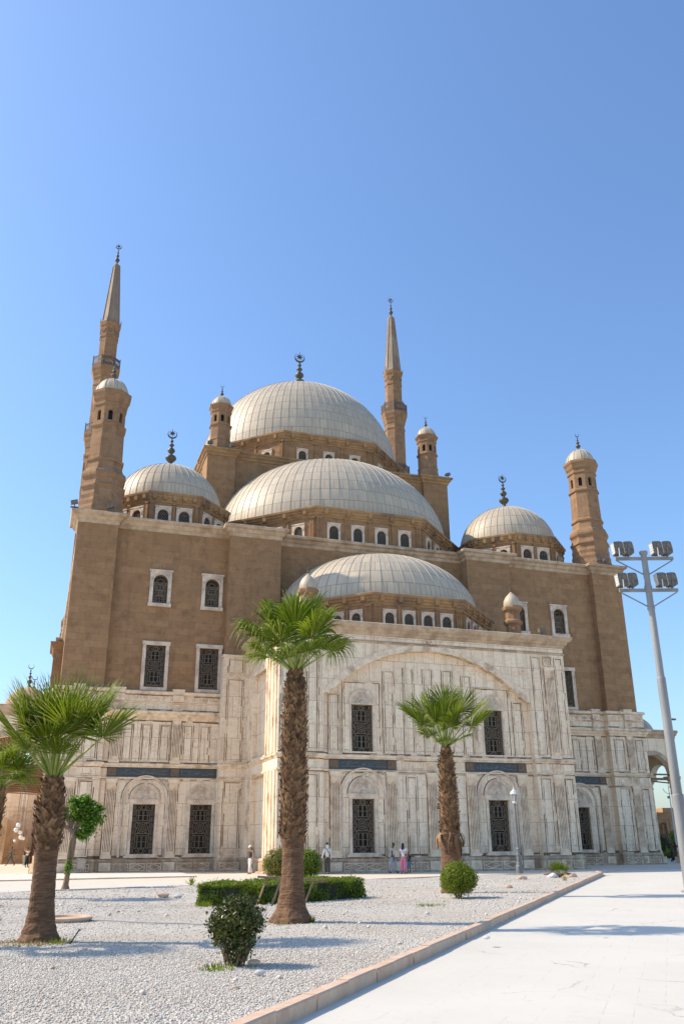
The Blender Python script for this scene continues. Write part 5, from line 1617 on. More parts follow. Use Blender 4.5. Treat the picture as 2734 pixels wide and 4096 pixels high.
def hedge():
    root = empty('hedge', (-18.4, -40.0, 0), 'clipped low green hedge behind the middle palm', 'hedge')
    segs = [((-21.35, -41.15), (-19.75, -41.75), (-19.05, -39.7), (-20.6, -39.1), .50), ((-19.72, -41.85), (-15.85, -39.45), (-16.75, -37.3), (-19.6, -38.9), .54)]
    g = np.random.default_rng(77)
    PP, NN = [], []
    c = MB()
    for q in segs:
        h = q[4]; poly = [np.array(p) for p in q[:4]]
        ctr = sum(poly) / 4
        for i in range(4):
            a, b_ = poly[i], poly[(i + 1) % 4]
            e = b_ - a; L = np.linalg.norm(e); n2 = np.array([e[1], -e[0]]) / L
            m = int(L * h * 2600)
            t = g.random(m); z = g.random(m) * h
            wob = .07 * np.sin(t * L * 3.1 + z * 6 + i) + .045 * np.sin(t * L * 8.3 - z * 9) + .05 * (g.random(m) < .05)
            P = a + e * t[:, None] + n2 * (wob - .10 * g.random(m) - .06 * (z / h) ** 4)[:, None]
            PP.append(np.column_stack([P, z])); NN.append(np.tile([n2[0], n2[1], .25], (m, 1)))
        m = int(2.2 * 2.6 * 2000)
        s_, t = g.random((m, 1)), g.random((m, 1))
        P = (poly[0] * (1 - s_) + poly[1] * s_) * (1 - t) + (poly[3] * (1 - s_) + poly[2] * s_) * t
        PP.append(np.column_stack([P, h + .035 * np.sin(P[:, 0] * 5 + 2 * np.sin(P[:, 1] * 3)) + .03 * np.sin(P[:, 1] * 6.5) - .06 * g.random(m) + .10 * g.random(m) * (g.random(m) > .95)])); NN.append(np.tile([0, 0, 1.0], (m, 1)))
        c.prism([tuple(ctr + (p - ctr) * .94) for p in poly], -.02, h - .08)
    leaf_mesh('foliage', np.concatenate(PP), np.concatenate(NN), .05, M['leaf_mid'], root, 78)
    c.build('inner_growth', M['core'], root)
hedge()

def small_tree():
    x, y = -24.25, -27.75
    root = empty('small_tree', (x, y, 0), 'small crooked tree with a pale trunk and lopsided green crown', 'tree')
    t = MB()
    t.tube([(x - .02, y, -.1), (x - .02, y, .12), (x + .02, y, .6), (x + .1, y, 1.2), (x + .13, y, 1.7), (x + .08, y, 2.05)], [.2, .12, .095, .09, .1, .09], 10)
    t.tube([(x - .05, y + .02, .5), (x - .02, y - .05, 1.1), (x + .0, y, 1.7), (x + .08, y, 2.0)], [.09, .07, .06, .05], 8)
    t.build('trunk', M['bark'], root)
    k = MB()
    k.tube([(x + .1, y, 2.0), (x - .08, y, 2.22), (x - .3, y - .05, 2.3), (x - .42, y, 2.42)], [.1, .09, .08, .05], 8)
    k.tube([(x - .1, y, 2.2), (x - .12, y, 2.45), (x - .2, y, 2.7), (x - .24, y, 3.0)], [.08, .06, .045, .02], 7)
    k.tube([(x + .08, y, 2.0), (x + .2, y + .05, 2.35), (x + .25, y + .1, 2.8), (x + .4, y, 3.2)], [.11, .08, .05, .02], 8)
    k.tube([(x + .2, y, 2.3), (x + .5, y - .1, 2.5), (x + .75, y, 2.75)], [.07, .04, .02], 6)
    k.tube([(x - .02, y, 2.25), (x + .05, y + .05, 2.6), (x + .02, y, 2.95)], [.07, .05, .02], 6)
    k.build('branch', M['bark'], root)
    PP, NN = [], []
    for i, (dx, dz, r, n) in enumerate(((.28, 3.1, .32, 1100), (.66, 2.95, .36, 1200), (.95, 2.62, .26, 700), (.5, 2.5, .28, 700), (.42, 2.0, .24, 700), (-.36, 2.92, .17, 320), (.0, 3.28, .22, 460), (.72, 2.2, .26, 560), (1.0, 3.0, .18, 300), (.45, 3.35, .2, 360), (.75, 2.55, .24, 420), (-.2, 2.65, .14, 160), (.12, 2.85, .26, 520), (.2, 2.6, .2, 320))):
        P, d_ = blob((x + dx, y + .05 * (i % 3), dz), r, r, r * .9, int(n * .58), 100 + i, .5, .9); PP.append(P); NN.append(d_)
    P, d_ = blob((x + .02, y - .15, .75), .09, .09, .28, 90, 130, .2, .5); PP.append(P); NN.append(d_)
    leaf_mesh('crown', np.concatenate(PP), np.concatenate(NN), .125, M['leaf_tree'], root, 99)
small_tree()

def grass_tuft(x, y, n, h, spread, mat, seed, name, label, cat, lean=.5, wd=.008):
    rs = random.Random(seed); b = MB()
    for i in range(n):
        a = rs.uniform(0, 6.28); r = spread * math.sqrt(rs.random()); p = Vector((x + r * math.cos(a), y + r * math.sin(a), -.02))
        o = Vector((math.cos(a + rs.uniform(-.6, .6)), math.sin(a), 0)) * lean * rs.random(); hh = h * rs.uniform(.5, 1.1)
        g = Vector((-o.y, o.x, 0)); g = g.normalized() * wd if g.length > 1e-4 else Vector((wd, 0, 0))
        m = p + o * hh * .4 + Vector((0, 0, hh * .6)); e = p + o * hh + Vector((0, 0, hh))
        b.add([tuple(p - g), tuple(p + g), tuple(m + g * .7), tuple(m - g * .7), tuple(e)], [(0, 1, 2, 3), (3, 2, 4)])
    return tag(b.build(name, mat, None, origin=(x, y, 0)), label, cat)
grass_tuft(-25.6, -50.0, 520, .085, .6, M['straw'], 1, 'dry_grass', 'straw coloured grass round the foot of the left palm', 'grass', 1.2)
grass_tuft(-25.15, -49.9, 90, .11, .22, M['leaf_mid'], 2, 'grass_tuft', 'green grass on the right side of the left palm foot', 'grass', .8)
grass_tuft(-23.3, -54.1, 110, .07, .25, M['leaf_mid'], 3, 'grass_tuft', 'low weeds left of the dark front shrub', 'grass', 1.0)
grass_tuft(-20.8, -48.0, 130, .12, .3, M['straw'], 4, 'dry_grass', 'thin dry grass at the left of the middle palm foot', 'grass', .8)
grass_tuft(-21.2, -41.5, 120, .16, .25, M['leaf_mid'], 5, 'grass_tuft', 'green weeds at the left end of the hedge', 'grass', .6)
grass_tuft(-20.15, -48.05, 40, .2, .05, M['leaf_lime'], 9, 'grass_tuft', 'spiky tuft at the right of the middle palm foot', 'grass', .6)
grass_tuft(-3.2, -30.5, 50, .3, .12, M['straw'], 6, 'dry_grass', 'single pale weed in the gravel left of the sprouting palm', 'grass', .7)
grass_tuft(-15.6, -43.8, 160, .07, .5, M['leaf_mid'], 12, 'grass_tuft', 'sparse creeping weeds left of the round bright bush', 'grass', 1.0)
def agave(x, y, s, n, seed, label, cat, mat, name='agave'):
    rs = random.Random(seed); b = MB()
    for i in range(n):
        a = i * 2.4; el = R(20 + 65 * (i / n)); L = s * rs.uniform(.8, 1.1)
        h = Vector((math.cos(a), math.sin(a), 0)); g = Vector((-math.sin(a), math.cos(a), 0)); up = Vector((0, 0, 1))
        pts = []
        for t, w_ in ((0, .6), (.35, 1), (.7, .7), (1, .05)):
            c = Vector((x, y, 0)) + (h * math.cos(el) + up * math.sin(el)) * L * t
            pts += [tuple(c - g * w_ * s * .09), tuple(c - up * .03 * s), tuple(c + g * w_ * s * .09)]
        b.add(pts, [(k * 3 + c, k * 3 + c + 1, k * 3 + c + 4, k * 3 + c + 3) for k in range(3) for c in (0, 1)])
    return tag(b.build(name, mat, None, origin=(x, y, 0)), label, cat)
agave(-19.3, -28.0, .38, 14, 3, 'small spiky agave at the far edge of the gravel', 'plant', M['leaf_mid'])
def sprout():
    root = empty('fan_palm_sprout', (-1.34, -27.09, 0), 'knee high sprouting fan palm near the right tip of the garden', 'plant')
    rs = random.Random(5)
    for az, el in ((-90, 60), (0, 40), (180, 40), (60, 60), (140, 65), (-30, 55), (210, 55), (90, 75)):
        frond(root, (-1.34, -27.09, .05), az, el, .35, .45, .3, rs)
    k = MB()
    for i in range(10):
        a = i * 2.4
        k.tube([(-1.34, -27.09, 0), (-1.34 + .3 * math.cos(a), -27.09 + .3 * math.sin(a), .18), (-1.34 + .75 * math.cos(a), -27.09 + .75 * math.sin(a), .1)], [.05, .05, .02], 5)
    k.build('dead_stub', M['boot'], root)
sprout()
# scattered field stones
for i, (x, y, s) in enumerate(((-22.75, -53.95, .07), (-22.9, -54.9, .05), (-23.45, -56.0, .04), (-16.9, -46.5, .05), (-9.0, -36.0, .14), (-20.2, -45.4, .05), (-21.6, -36.5, .16), (-21.2, -36.9, .1), (-4.2, -28.6, .16), (-2.0, -27.6, .22), (-.9, -27.6, .2), (-18.3, -52.1, .06))):
    rs = random.Random(i); b = MB()
    bm = bmesh.new(); bmesh.ops.create_icosphere(bm, subdivisions=2, radius=s)
    vs = [(v.co.x * (1.2 + .3 * math.sin(v.co.z * 40 / s * .05 + i)) + x, v.co.y * (.9 + .3 * math.sin(i * 3 + v.co.x * 9)) + y, max(-.03, v.co.z * .62 * (1 + .2 * math.sin(v.co.y * 15 + i)) + s * .3)) for v in bm.verts]
    fs = [tuple(v.index for v in f.verts) for f in bm.faces]; bm.free()
    b.add(vs, fs)
    tag(b.build('rock', M['stone'] if i % 2 else M['kerb'], None, origin=(x, y, 0)), ('fist sized stone lying loose in the white gravel' if s < .1 else 'larger pale rock lying in the white gravel'), 'rock', 'loose stones in the gravel')

# ------------------------------------------------------------------ garden things
def trestle():
    root = empty('wooden_prop', (-19.3, -40.6, 0), 'slanting wooden rail on three legs leaning behind the palm trunk', 'wooden prop')
    a, b_ = Vector((-19.95, -42.35, .73)), Vector((-18.2, -42.95, .62))
    m = MB(); d_ = (b_ - a).normalized(); n_ = Vector((d_.y, -d_.x, 0)).normalized() * .035
    m.add([tuple(a - n_ - Vector((0, 0, .025))), tuple(b_ - n_ - Vector((0, 0, .025))), tuple(b_ + n_ - Vector((0, 0, .025))), tuple(a + n_ - Vector((0, 0, .025))), tuple(a - n_ + Vector((0, 0, .025))), tuple(b_ - n_ + Vector((0, 0, .025))), tuple(b_ + n_ + Vector((0, 0, .025))), tuple(a + n_ + Vector((0, 0, .025)))],
          [(0, 3, 2, 1), (4, 5, 6, 7), (0, 1, 5, 4), (1, 2, 6, 5), (2, 3, 7, 6), (3, 0, 4, 7)])
    m.build('rail', M['wood'], root)
    for f in (.13, .34, .55, .8):
        p = a.lerp(b_, f); q = Vector((p.x - .27, p.y + .02, -.03))
        k = MB(); k.tube([tuple(p - Vector((0, 0, .02))), tuple(q)], [.028, .03], 4); k.build('leg', M['wood'], root)
trestle()
b = MB(); b.lathe([(.62, -.02), (.66, .03), (.66, .07), (.6, .085), (.5, .08), (.48, .03), (.02, .025)], 40, -24.95, -44.95)
tag(b.build('concrete_ring', M['kerb'], None, origin=(-24.95, -44.95, 0)), 'low round concrete ring set in the gravel behind the left palm', 'concrete ring')
b = MB(); b.tube([(-24.4 + 2.1 * t, -45.2 - 2.5 * t + .1 * math.sin(t * 9), .03 + gravel_height(-24.4 + 2.1 * t, -45.2 - 2.5 * t)) for t in [i / 14 for i in range(15)]], .012, 6)
tag(b.build('hose', M['hose'], None, origin=(-24.4, -45.2, 0)), 'thin grey hose lying across the gravel', 'hose')
b = MB(); b.tube([(-24.98, -50.22, 0), (-24.84, -50.2, .22)], .012, 6)
tag(b.build('stick', M['black'], None, origin=(-24.98, -50.2, 0)), 'short black rod stuck in the gravel beside the left palm', 'rod')
def cabinet():
    x, y = -22.35, -1.05
    root = empty('electrical_cabinet', (x, y, -.1), 'pale metal electrical cabinet on legs in front of the mosque plinth', 'cabinet')
    cm = flat('dusty cream metal', (0.42, 0.37, 0.30), 0.6)
    m = MB(); m.box(x - .27, y - .18, .13, x + .27, y + .18, .72); m.box(x - .3, y - .22, .72, x + .3, y + .2, .76); m.build('housing', cm, root)
    m = MB(); panel(m, x - .24, .17, x + .24, .69, y - .18, .02, .015); m.box(x + .14, y - .21, .4, x + .17, y - .18, .5); m.build('door', cm, root)
    for sx in (-.23, -.08, .08, .23):
        m = MB(); m.box(x + sx - .02, y - .16, -.3, x + sx + .02, y - .12, .13); m.build('leg', M['iron'], root)
cabinet()

# ------------------------------------------------------------------ lamps
def floodlight_mast():
    X, Y = -3.66, -39.32
    root = empty('floodlight_mast', (X, Y, -.13), 'tall grey steel mast at the right carrying eight floodlights on two arms', 'floodlight mast')
    p = MB()
    p.lathe([(.34, -.13), (.34, -.08), (.24, -.08), (.225, .0), (.215, 3.1), (.205, 3.14), (.172, 3.16), (.165, 7.35), (.155, 7.4), (.138, 7.42), (.125, 10.9), (.115, 12.3), (.16, 12.36), (.165, 12.46), (.1, 12.5), (.01, 12.5)], 24, X, Y)
    p.lathe([(.128, 10.78), (.15, 10.8), (.15, 11.02), (.12, 11.04)], 24, X, Y); p.lathe([(.118, 11.5), (.135, 11.52), (.135, 11.58), (.118, 11.6)], 24, X, Y); p.lathe([(.13, 10.06), (.15, 10.08), (.15, 10.14), (.13, 10.16)], 24, X, Y)
    p.build('pole', M['steel'], root, smooth=False)
    base = Vector((X, Y, 0))
    for z in (12.17, 10.85):
        a = MB()
        P0, P1 = base - CR * 1.16, base + CR * 1.16
        for u0, u1 in ((P0, base - CR * .1), (base + CR * .1, P1)):
            n_ = CA * .05
            a.add([tuple(u0 - n_ + Vector((0, 0, z - .06))), tuple(u1 - n_ + Vector((0, 0, z - .06))), tuple(u1 + n_ + Vector((0, 0, z - .06))), tuple(u0 + n_ + Vector((0, 0, z - .06))), tuple(u0 - n_ + Vector((0, 0, z + .06))), tuple(u1 - n_ + Vector((0, 0, z + .06))), tuple(u1 + n_ + Vector((0, 0, z + .06))), tuple(u0 + n_ + Vector((0, 0, z + .06)))],
                  [(0, 3, 2, 1), (4, 5, 6, 7), (0, 1, 5, 4), (1, 2, 6, 5), (2, 3, 7, 6), (3, 0, 4, 7)])
        for e in (-1, 1):
            a.tube([tuple(base + CR * e * 1.12 + Vector((0, 0, z - .08))), tuple(base + CR * e * .12 + Vector((0, 0, z - .66)))], .028, 6)
        a.build('arm', M['steel'], root)
        for u in (-1.05, -.66, .5, .9):
            C = base + CR * u + Vector((0, 0, z + .42))
            fwd = (-CR * .92 - CA * .10 - Vector((0, 0, .07))).normalized()        # lamps look towards the mosque, away to the left
            sd = fwd.cross(Vector((0, 0, 1))).normalized(); up = sd.cross(fwd).normalized()
            f = MB(); n = 10
            V, F = [], []
            # curved finned back, from the lens plane backwards
            prof_ = [(-.15, .25), (-.03, .265), (.08, .262), (.15, .245), (.185, .19), (.2, .05), (.2, -.1), (.185, -.22), (.14, -.262), (-.03, -.27), (-.15, -.25)]
            for w_ in (-.15, .15):
                for (bk, h) in prof_: V.append(tuple(C - fwd * bk + up * h + sd * w_))
            m = len(prof_)
            F = [(i, i + 1, m + i + 1, m + i) for i in range(m - 1)] + [tuple(range(m - 1, -1, -1)), tuple(range(m, 2 * m)), (0, m, 2 * m - 1, m - 1)]
            f.add(V, F)
            for k in range(7):
                w_ = -.145 + .29 * k / 6
                Vf = [tuple(C - fwd * (bk + (.035 if 2 < i < 8 else 0)) + up * h * 1.04 + sd * (w_ + e)) for e in (-.008, .008) for i, (bk, h) in enumerate(prof_)]
                f.add(Vf, [(i, i + 1, m + i + 1, m + i) for i in range(m - 1)] + [tuple(range(m - 1, -1, -1)), tuple(range(m, 2 * m))])
            o = f.build('floodlight', M['lamp_body'], root, origin=tuple(C))
            l_ = MB(); Q = [tuple(C + fwd * (.152 + dd) + up * a_ + sd * b_) for dd in (0, .02) for a_, b_ in ((-.23, -.14), (-.23, .14), (.23, .14), (.23, -.14))]
            l_.add(Q, [(3, 2, 1, 0), (4, 5, 6, 7), (0, 1, 5, 4), (1, 2, 6, 5), (2, 3, 7, 6), (3, 0, 4, 7)]); l_.build('lens', M['lens'], o)
            g = MB()
            for k in range(5):
                h = -.2 + .1 * k
                g.tube([tuple(C + fwd * .185 + up * h - sd * .17), tuple(C + fwd * .185 + up * h + sd * .17)], .008, 4)
            for e in (-1, 1):
                g.tube([tuple(C + sd * e * .19 - up * .02), tuple(C + sd * e * .19 - Vector((0, 0, .36)))], [.022, .03], 4)
            g.tube([tuple(C - sd * .19 - Vector((0, 0, .355))), tuple(C + sd * .19 - Vector((0, 0, .355)))], .025, 4)
            g.build('bracket', M['white_metal'] if u < -1 or .4 < u < .6 else M['iron'], o)
floodlight_mast()

def street_lamp():
    X, Y = .55, -19.95
    root = empty('street_lamp', (X, Y, -.1), 'old style lamp post with a pale lantern before the right bay window', 'street lamp')
    p = MB(); p.lathe([(.2, -.1), (.2, .35), (.17, .4), (.17, .5), (.13, .55), (.13, .85), (.16, .9), (.16, .96), (.1, 1.02), (.1, 1.2), (.13, 1.24), (.09, 1.3), (.075, 1.36), (.055, 3.55), (.08, 3.58), (.08, 3.64), (.05, 3.68), (.05, 3.72)], 14, X, Y); p.build('post', M['iron'], root)
    l_ = MB(); l_.lathe([(.05, 3.7), (.16, 3.74), (.15, 3.8), (.12, 3.82)], 6, X, Y)
    for i in range(6):
        t = PI / 3 * i
        l_.tube([(X + .13 * math.cos(t), Y + .13 * math.sin(t), 3.8), (X + .2 * math.cos(t), Y + .2 * math.sin(t), 4.22)], .016, 4)
    l_.lathe([(.22, 4.2), (.24, 4.24), (.2, 4.3), (.17, 4.38), (.08, 4.44), (.06, 4.5), (.03, 4.52), (.02, 4.62), (.0, 4.66)], 12, X, Y)
    o = l_.build('lantern', M['white_metal'], root)
    g = MB(); g.lathe([(.115, 3.82), (.185, 4.2)], 6, X, Y); g.build('glass', flat('dusty lantern glass', (0.30, 0.30, 0.27), 0.2), o)
street_lamp()
def globes():
    root = empty('chandelier', (-26.45, -2.0, 7.4), 'cluster of white globe lamps hanging in the left gallery', 'chandelier')
    for i, (dx, dz, r, dy) in enumerate(((0, 2.95, .2, 0), (-.13, 2.62, .2, .1), (.2, 2.45, .17, 0), (.28, 2.12, .18, .2), (.48, 2.05, .15, .3), (-.15, 1.9, .12, .5))):
        x, y, z = -26.75 + dx * .9, 3.4 + dy, dz + .1; r *= .82
        g = MB(); g.lathe([(r * math.sin(t) + 1e-4, z - r * math.cos(t)) for t in [PI * k / 10 for k in range(11)]], 14, x, y); o = g.build('globe', M['globe'], root, smooth=True)
        c = MB(); c.tube([(x, y, z + r - .01), (x + .02, y + .05, 7.0)], .013, 4); c.tube([(x, y, z + r - .02), (x, y, z + r + .08)], [.05, .03], 8); c.build('chain', M['iron'], o)
globes()

# ------------------------------------------------------------------ people
def skin_mesh(name, chains, mat, parent=None, sub=1):
    # chains: lists of (point, radius or (rx, ry)); points shared between chains are welded into one continuous surface
    verts, radii, edges, idx = [], [], [], {}
    for ch in chains:
        prev = None
        for p, r in ch:
            k = (round(p[0], 4), round(p[1], 4), round(p[2], 4))
            if k not in idx:
                idx[k] = len(verts); verts.append(p); radii.append(r if isinstance(r, tuple) else (r, r))
            i = idx[k]
            if prev is not None and prev != i: edges.append((prev, i))
            prev = i
    me = bpy.data.meshes.new(name)
    me.from_pydata(verts, edges, [])
    o = bpy.data.objects.new(name, me); COL.objects.link(o)
    o.modifiers.new('skin', 'SKIN').use_smooth_shade = True
    if not me.skin_vertices: me.attributes.new('skin', 'FLOAT', 'POINT')
    for i, sv in enumerate(me.skin_vertices[0].data):
        sv.radius = radii[i]; sv.use_root = (i == 0)
    if sub:
        o.modifiers.new('sub', 'SUBSURF').levels = sub
    dg = bpy.context.evaluated_depsgraph_get(); dg.update()
    m2 = bpy.data.meshes.new_from_object(o.evaluated_get(dg))
    o.modifiers.clear(); o.data = m2; m2.name = name
    m2.materials.clear(); m2.materials.append(mat)
    bpy.data.meshes.remove(me)
    if parent: o.parent = parent
    return o

SKIN_L = flat('light brown skin', (0.42, 0.25, 0.165), 0.55)
SKIN_D = flat('dark brown skin', (0.115, 0.06, 0.038), 0.5)
HAIR = flat('black hair', (0.012, 0.010, 0.009), 0.45)
def cloth(name, c): return mat_noise(name, tuple(x * .82 for x in c), c, 7, 0.85, 0.25, 0.01)
def stripes(name, c1, c2, n):
    t = NT(name); ob = t.obj(); sp = t.n('ShaderNodeSeparateXYZ', None, Vector=ob)
    a = t.n('ShaderNodeMath', {'operation': 'ARCTAN2'}, i0=sp.outputs[0], i1=sp.outputs[1]).outputs[0]
    f = t.math('SINE', t.math('MULTIPLY', a, n))
    return t.fin(t.ramp(f, [(0.3, c1), (0.45, c2)]), 0.85)
def spots(name, c1, c2, sc):
    t = NT(name); v = t.n('ShaderNodeTexVoronoi', None, Vector=t.obj(), Scale=sc).outputs['Distance']
    return t.fin(t.ramp(v, [(0.24, c2), (0.3, c1)]), 0.85)
def plaid(name, c1, c2, c3):
    t = NT(name); w1 = t.n('ShaderNodeTexWave', {'bands_direction': 'Z'}, Vector=t.obj(), Scale=4.5).outputs[0]
    w2 = t.n('ShaderNodeTexWave', {'bands_direction': 'X'}, Vector=t.obj(), Scale=4.5).outputs[0]
    c = t.mix(t.ramp(w1, [(0.5, (0, 0, 0)), (0.65, (1, 1, 1))]), c1, c2)
    return t.fin(t.mix(t.ramp(w2, [(0.55, (0, 0, 0)), (0.7, (0.7, 0.7, 0.7))]), c, c3), 0.85)

def person(loc, face, label, skin, H=1.66, stride=0.0, armL=None, armR=None, shirt=None, legs=None, hair=None, shoes=None, long_sleeve=False, flare=0.0, shorts=False,
           cap=None, hood=None, hair_long=False, lean=0.0, head_pitch=0.0, sc=None, strap=None, vest=False, crouch=0.0, fem=False, glasses=False, group=None, skirt=None):
    # local frame: +Y is where the person looks, X to the person's right; z from the ground
    s = (sc or H / 1.70)
    hz = .90 - crouch                                         # hip height
    L = lean
    def T(z, dy=0.0, x=0.0):                                   # torso point, leaning forward from the hips
        return (x, dy + math.sin(L) * (z - .90), hz + math.cos(L) * (z - .90))
    hipx = .085
    def leg(sg, fw):
        kb = .04 + abs(fw) * .25 + crouch * .5
        ky = fw * .5 + kb * .5 + crouch * .55
        ay = fw - .02
        kz = max(.27, .47 - crouch * .42)
        return [((sg * hipx, 0, hz), .085), ((sg * (hipx + .01), ky * .55, (hz + kz) / 2), .078), ((sg * (hipx + .012), ky, kz), .056), ((sg * (hipx + .012), (ky + ay) / 2 - .015, (kz + .08) / 2 + .03), .052), ((sg * (hipx + .012), ay, .085), .036), ((sg * (hipx + .02), ay + .06, .04), .036), ((sg * (hipx + .03), ay + .16, .03), .028)]
    LL, RL = leg(-1, stride), leg(1, -stride)
    sh = .155 if fem else .175
    pelvis = (0, 0, hz + .03)
    def arm(sg, spec):
        e, w = spec
        S_ = T(1.38, 0, sg * sh)
        E = T(1.38 + e[2], e[1], sg * (sh + e[0])); W = T(1.38 + w[2], w[1], sg * (sh + w[0]))
        ch = [(T(1.33), (.1, .085)), (T(1.37, 0, sg * sh * .62), .062), (S_, .052), (tuple((a + b_) / 2 for a, b_ in zip(S_, E)), .043), (E, .036), (tuple((a + b_) / 2 for a, b_ in zip(E, W)), .034), (W, .024)]
        d = Vector(W) - Vector(E); d.normalize()
        sd = Vector((0, 1, 0)) - d * d.y
        sd = sd.normalized() if sd.length > .05 else Vector((1, 0, 0))
        nb = d.cross(sd)
        pm = Vector(W) + d * .05
        hand = [[(W, .024), (tuple(pm), (.034, .018))]]
        for k, (off, ln) in enumerate(((-.026, .060), (-.009, .072), (.009, .068), (.026, .054))):
            a0 = pm + sd * off * .8 + d * .03; a1 = pm + sd * off * 1.1 + d * (.03 + ln * .55) + nb * .006; a2 = pm + sd * off * 1.05 + d * (.03 + ln * .95) + nb * .022
            hand.append([(tuple(pm), (.034, .018)), (tuple(a0), .0095), (tuple(a1), .0088), (tuple(a2), .0075)])
        t0 = Vector(W) + d * .025 + sd * .03; t1 = t0 + sd * .022 + d * .028; t2 = t1 + d * .026 + nb * .008
        hand.append([(W, .024), (tuple(t0), .011), (tuple(t1), .0095), (tuple(t2), .008)])
        return ch, hand
    dn = ((.05, .0, -.28), (.07, .05, -.54))
    aL, hL = arm(-1, armL or dn); aR, hR = arm(1, armR or dn)
    ws = .092 if fem else .105
    torso = [(pelvis, (.13, .10)), (T(1.06), (ws, .085)), (T(1.2), (.118, .095)), (T(1.33), (.1, .085)), (T(1.43), (.058, .055)), (T(1.485, .012), .048)]
    hp = head_pitch
    hc = Vector(T(1.485, .012))
    dirh = Vector((0, math.sin(L * .4 + hp), math.cos(L * .4 + hp)))
    fwd = Vector((0, math.cos(L * .4 + hp), -math.sin(L * .4 + hp)))
    head = [(tuple(hc), .048), (tuple(hc + dirh * .07 + fwd * .018), (.056, .062)), (tuple(hc + dirh * .13 + fwd * .015), (.072, .088)), (tuple(hc + dirh * .19 + fwd * .005), (.068, .085)), (tuple(hc + dirh * .225), (.045, .055))]
    nose = [(tuple(hc + dirh * .13 + fwd * .015), (.072, .088)), (tuple(hc + dirh * .115 + fwd * .106), .013)]
    body = skin_mesh('person', [torso, head, [(pelvis, (.13, .10))] + LL, [(pelvis, (.13, .10))] + RL, aL, aR] + hL + hR, skin)
    c = hc + dirh * .125 + fwd * .015
    face_ = MB()
    def ball(p, rx, ry, rz):
        face_.lathe([(max(1e-4, math.sin(q)), -math.cos(q)) for q in [PI * i / 6 for i in range(7)]], 8)
        k = 7 * 8
        for i in range(len(face_.v) - k, len(face_.v)):
            v = face_.v[i]; face_.v[i] = (p[0] + v[0] * rx, p[1] + v[1] * ry, p[2] + v[2] * rz)
    for e in (-1, 1):
        ball(tuple(c + Vector((e * .03, 0, 0)) + fwd * .082 + dirh * .012), .011, .007, .008)
        face_.bar(0, 0, 0, 0, 0, 0, 0) if False else None
    ball(tuple(c + fwd * .086 - dirh * .055), .022, .008, .007)
    f_ = face_.build('face_features', M['black'] if glasses else flat('eyes and lips', (0.09, 0.035, 0.03), 0.5), None); f_.parent = body
    n_ = MB()
    k0 = c + fwd * .088 - dirh * .02
    n_.add([tuple(k0 + dirh * .035), tuple(k0 + Vector((.014, 0, 0))), tuple(k0 - Vector((.014, 0, 0))), tuple(k0 + fwd * .024 + dirh * .002)], [(0, 1, 3), (0, 3, 2), (1, 2, 3)])
    for e in (-1, 1):
        q = c + Vector((e * .078, 0, 0))
        n_.add([tuple(q + dirh * .03 + fwd * -.01), tuple(q - dirh * .03), tuple(q + Vector((e * .018, 0, 0)) - fwd * .03 + dirh * .02)], [(0, 1, 2)])
    n_ = n_.build('ear_and_nose', skin, None); n_.parent = body
    g = .018
    fat = lambda ch, dr: [(p, tuple(x + dr for x in r) if isinstance(r, tuple) else r + dr) for p, r in ch]
    if shirt:
        tor = fat([((0, 0, hz + .0), (.135, .105))] + torso[1:4], g) + [(T(1.42), (.075, .07))]
        arms = []
        for ch in (aL, aR):
            arms.append(fat(ch[:3], g * .8) if vest else fat(ch if long_sleeve else ch[:4], g))
            if vest: arms[-1] = arms[-1][:2]
        skin_mesh('shirt', [tor] + [[(T(1.33), (.1 + g, .085 + g))] + a_[1:] for a_ in arms], shirt, body)
    if legs:
        lg = []
        for ch in (LL, RL):
            n = 3 if shorts else 5
            q = []
            for i, (p, r) in enumerate(ch[:n]):
                q.append((p if i < 4 else (p[0], p[1], p[2] + .0), r + g + flare * (i / 4) * .06))
            lg.append([((0, 0, hz + .05), (.135 + g * .6, .108 + g * .6))] + q)
        skin_mesh('shorts' if shorts else 'trousers', lg + [[((0, 0, hz + .05), (.135 + g * .6, .108 + g * .6)), (T(1.0), (ws + g + .005, .09 + g))]], legs, body)
    if skirt:
        skin_mesh('skirt', [[(T(1.02), (ws + .02, .1)), ((0, 0, hz), (.16, .13)), ((0, .02, hz * .55), (.2, .17)), ((0, .03, .07), (.22, .19))]], skirt, body)
    for ch in (LL, RL):
        if shoes: skin_mesh('shoe', [[(ch[4][0][:2] + (.07,), .045), (ch[5][0], .046), (ch[6][0], .038)]], shoes, body)
    if hair:
        hh = [(tuple(hc + dirh * .155 - fwd * .022), (.078, .082)), (tuple(hc + dirh * .205 - fwd * .008), (.078, .088)), (tuple(hc + dirh * .24), (.05, .06))]
        if hair_long: hh = [(tuple(hc - Vector((0, .07, .16))), (.085, .035)), (tuple(hc - Vector((0, .065, .03))), (.1, .05)), (tuple(hc + dirh * .09 - fwd * .045), (.088, .06))] + hh
        skin_mesh('hair', [hh], hair, body)
    if hood:
        skin_mesh('hood', [[(T(1.38, -.02), (.12, .1)), (T(1.45, -.02), (.09, .085)), (tuple(hc + dirh * .08 - fwd * .03), (.095, .085)), (tuple(hc + dirh * .17 - fwd * .025), (.088, .085))]], hood, body)
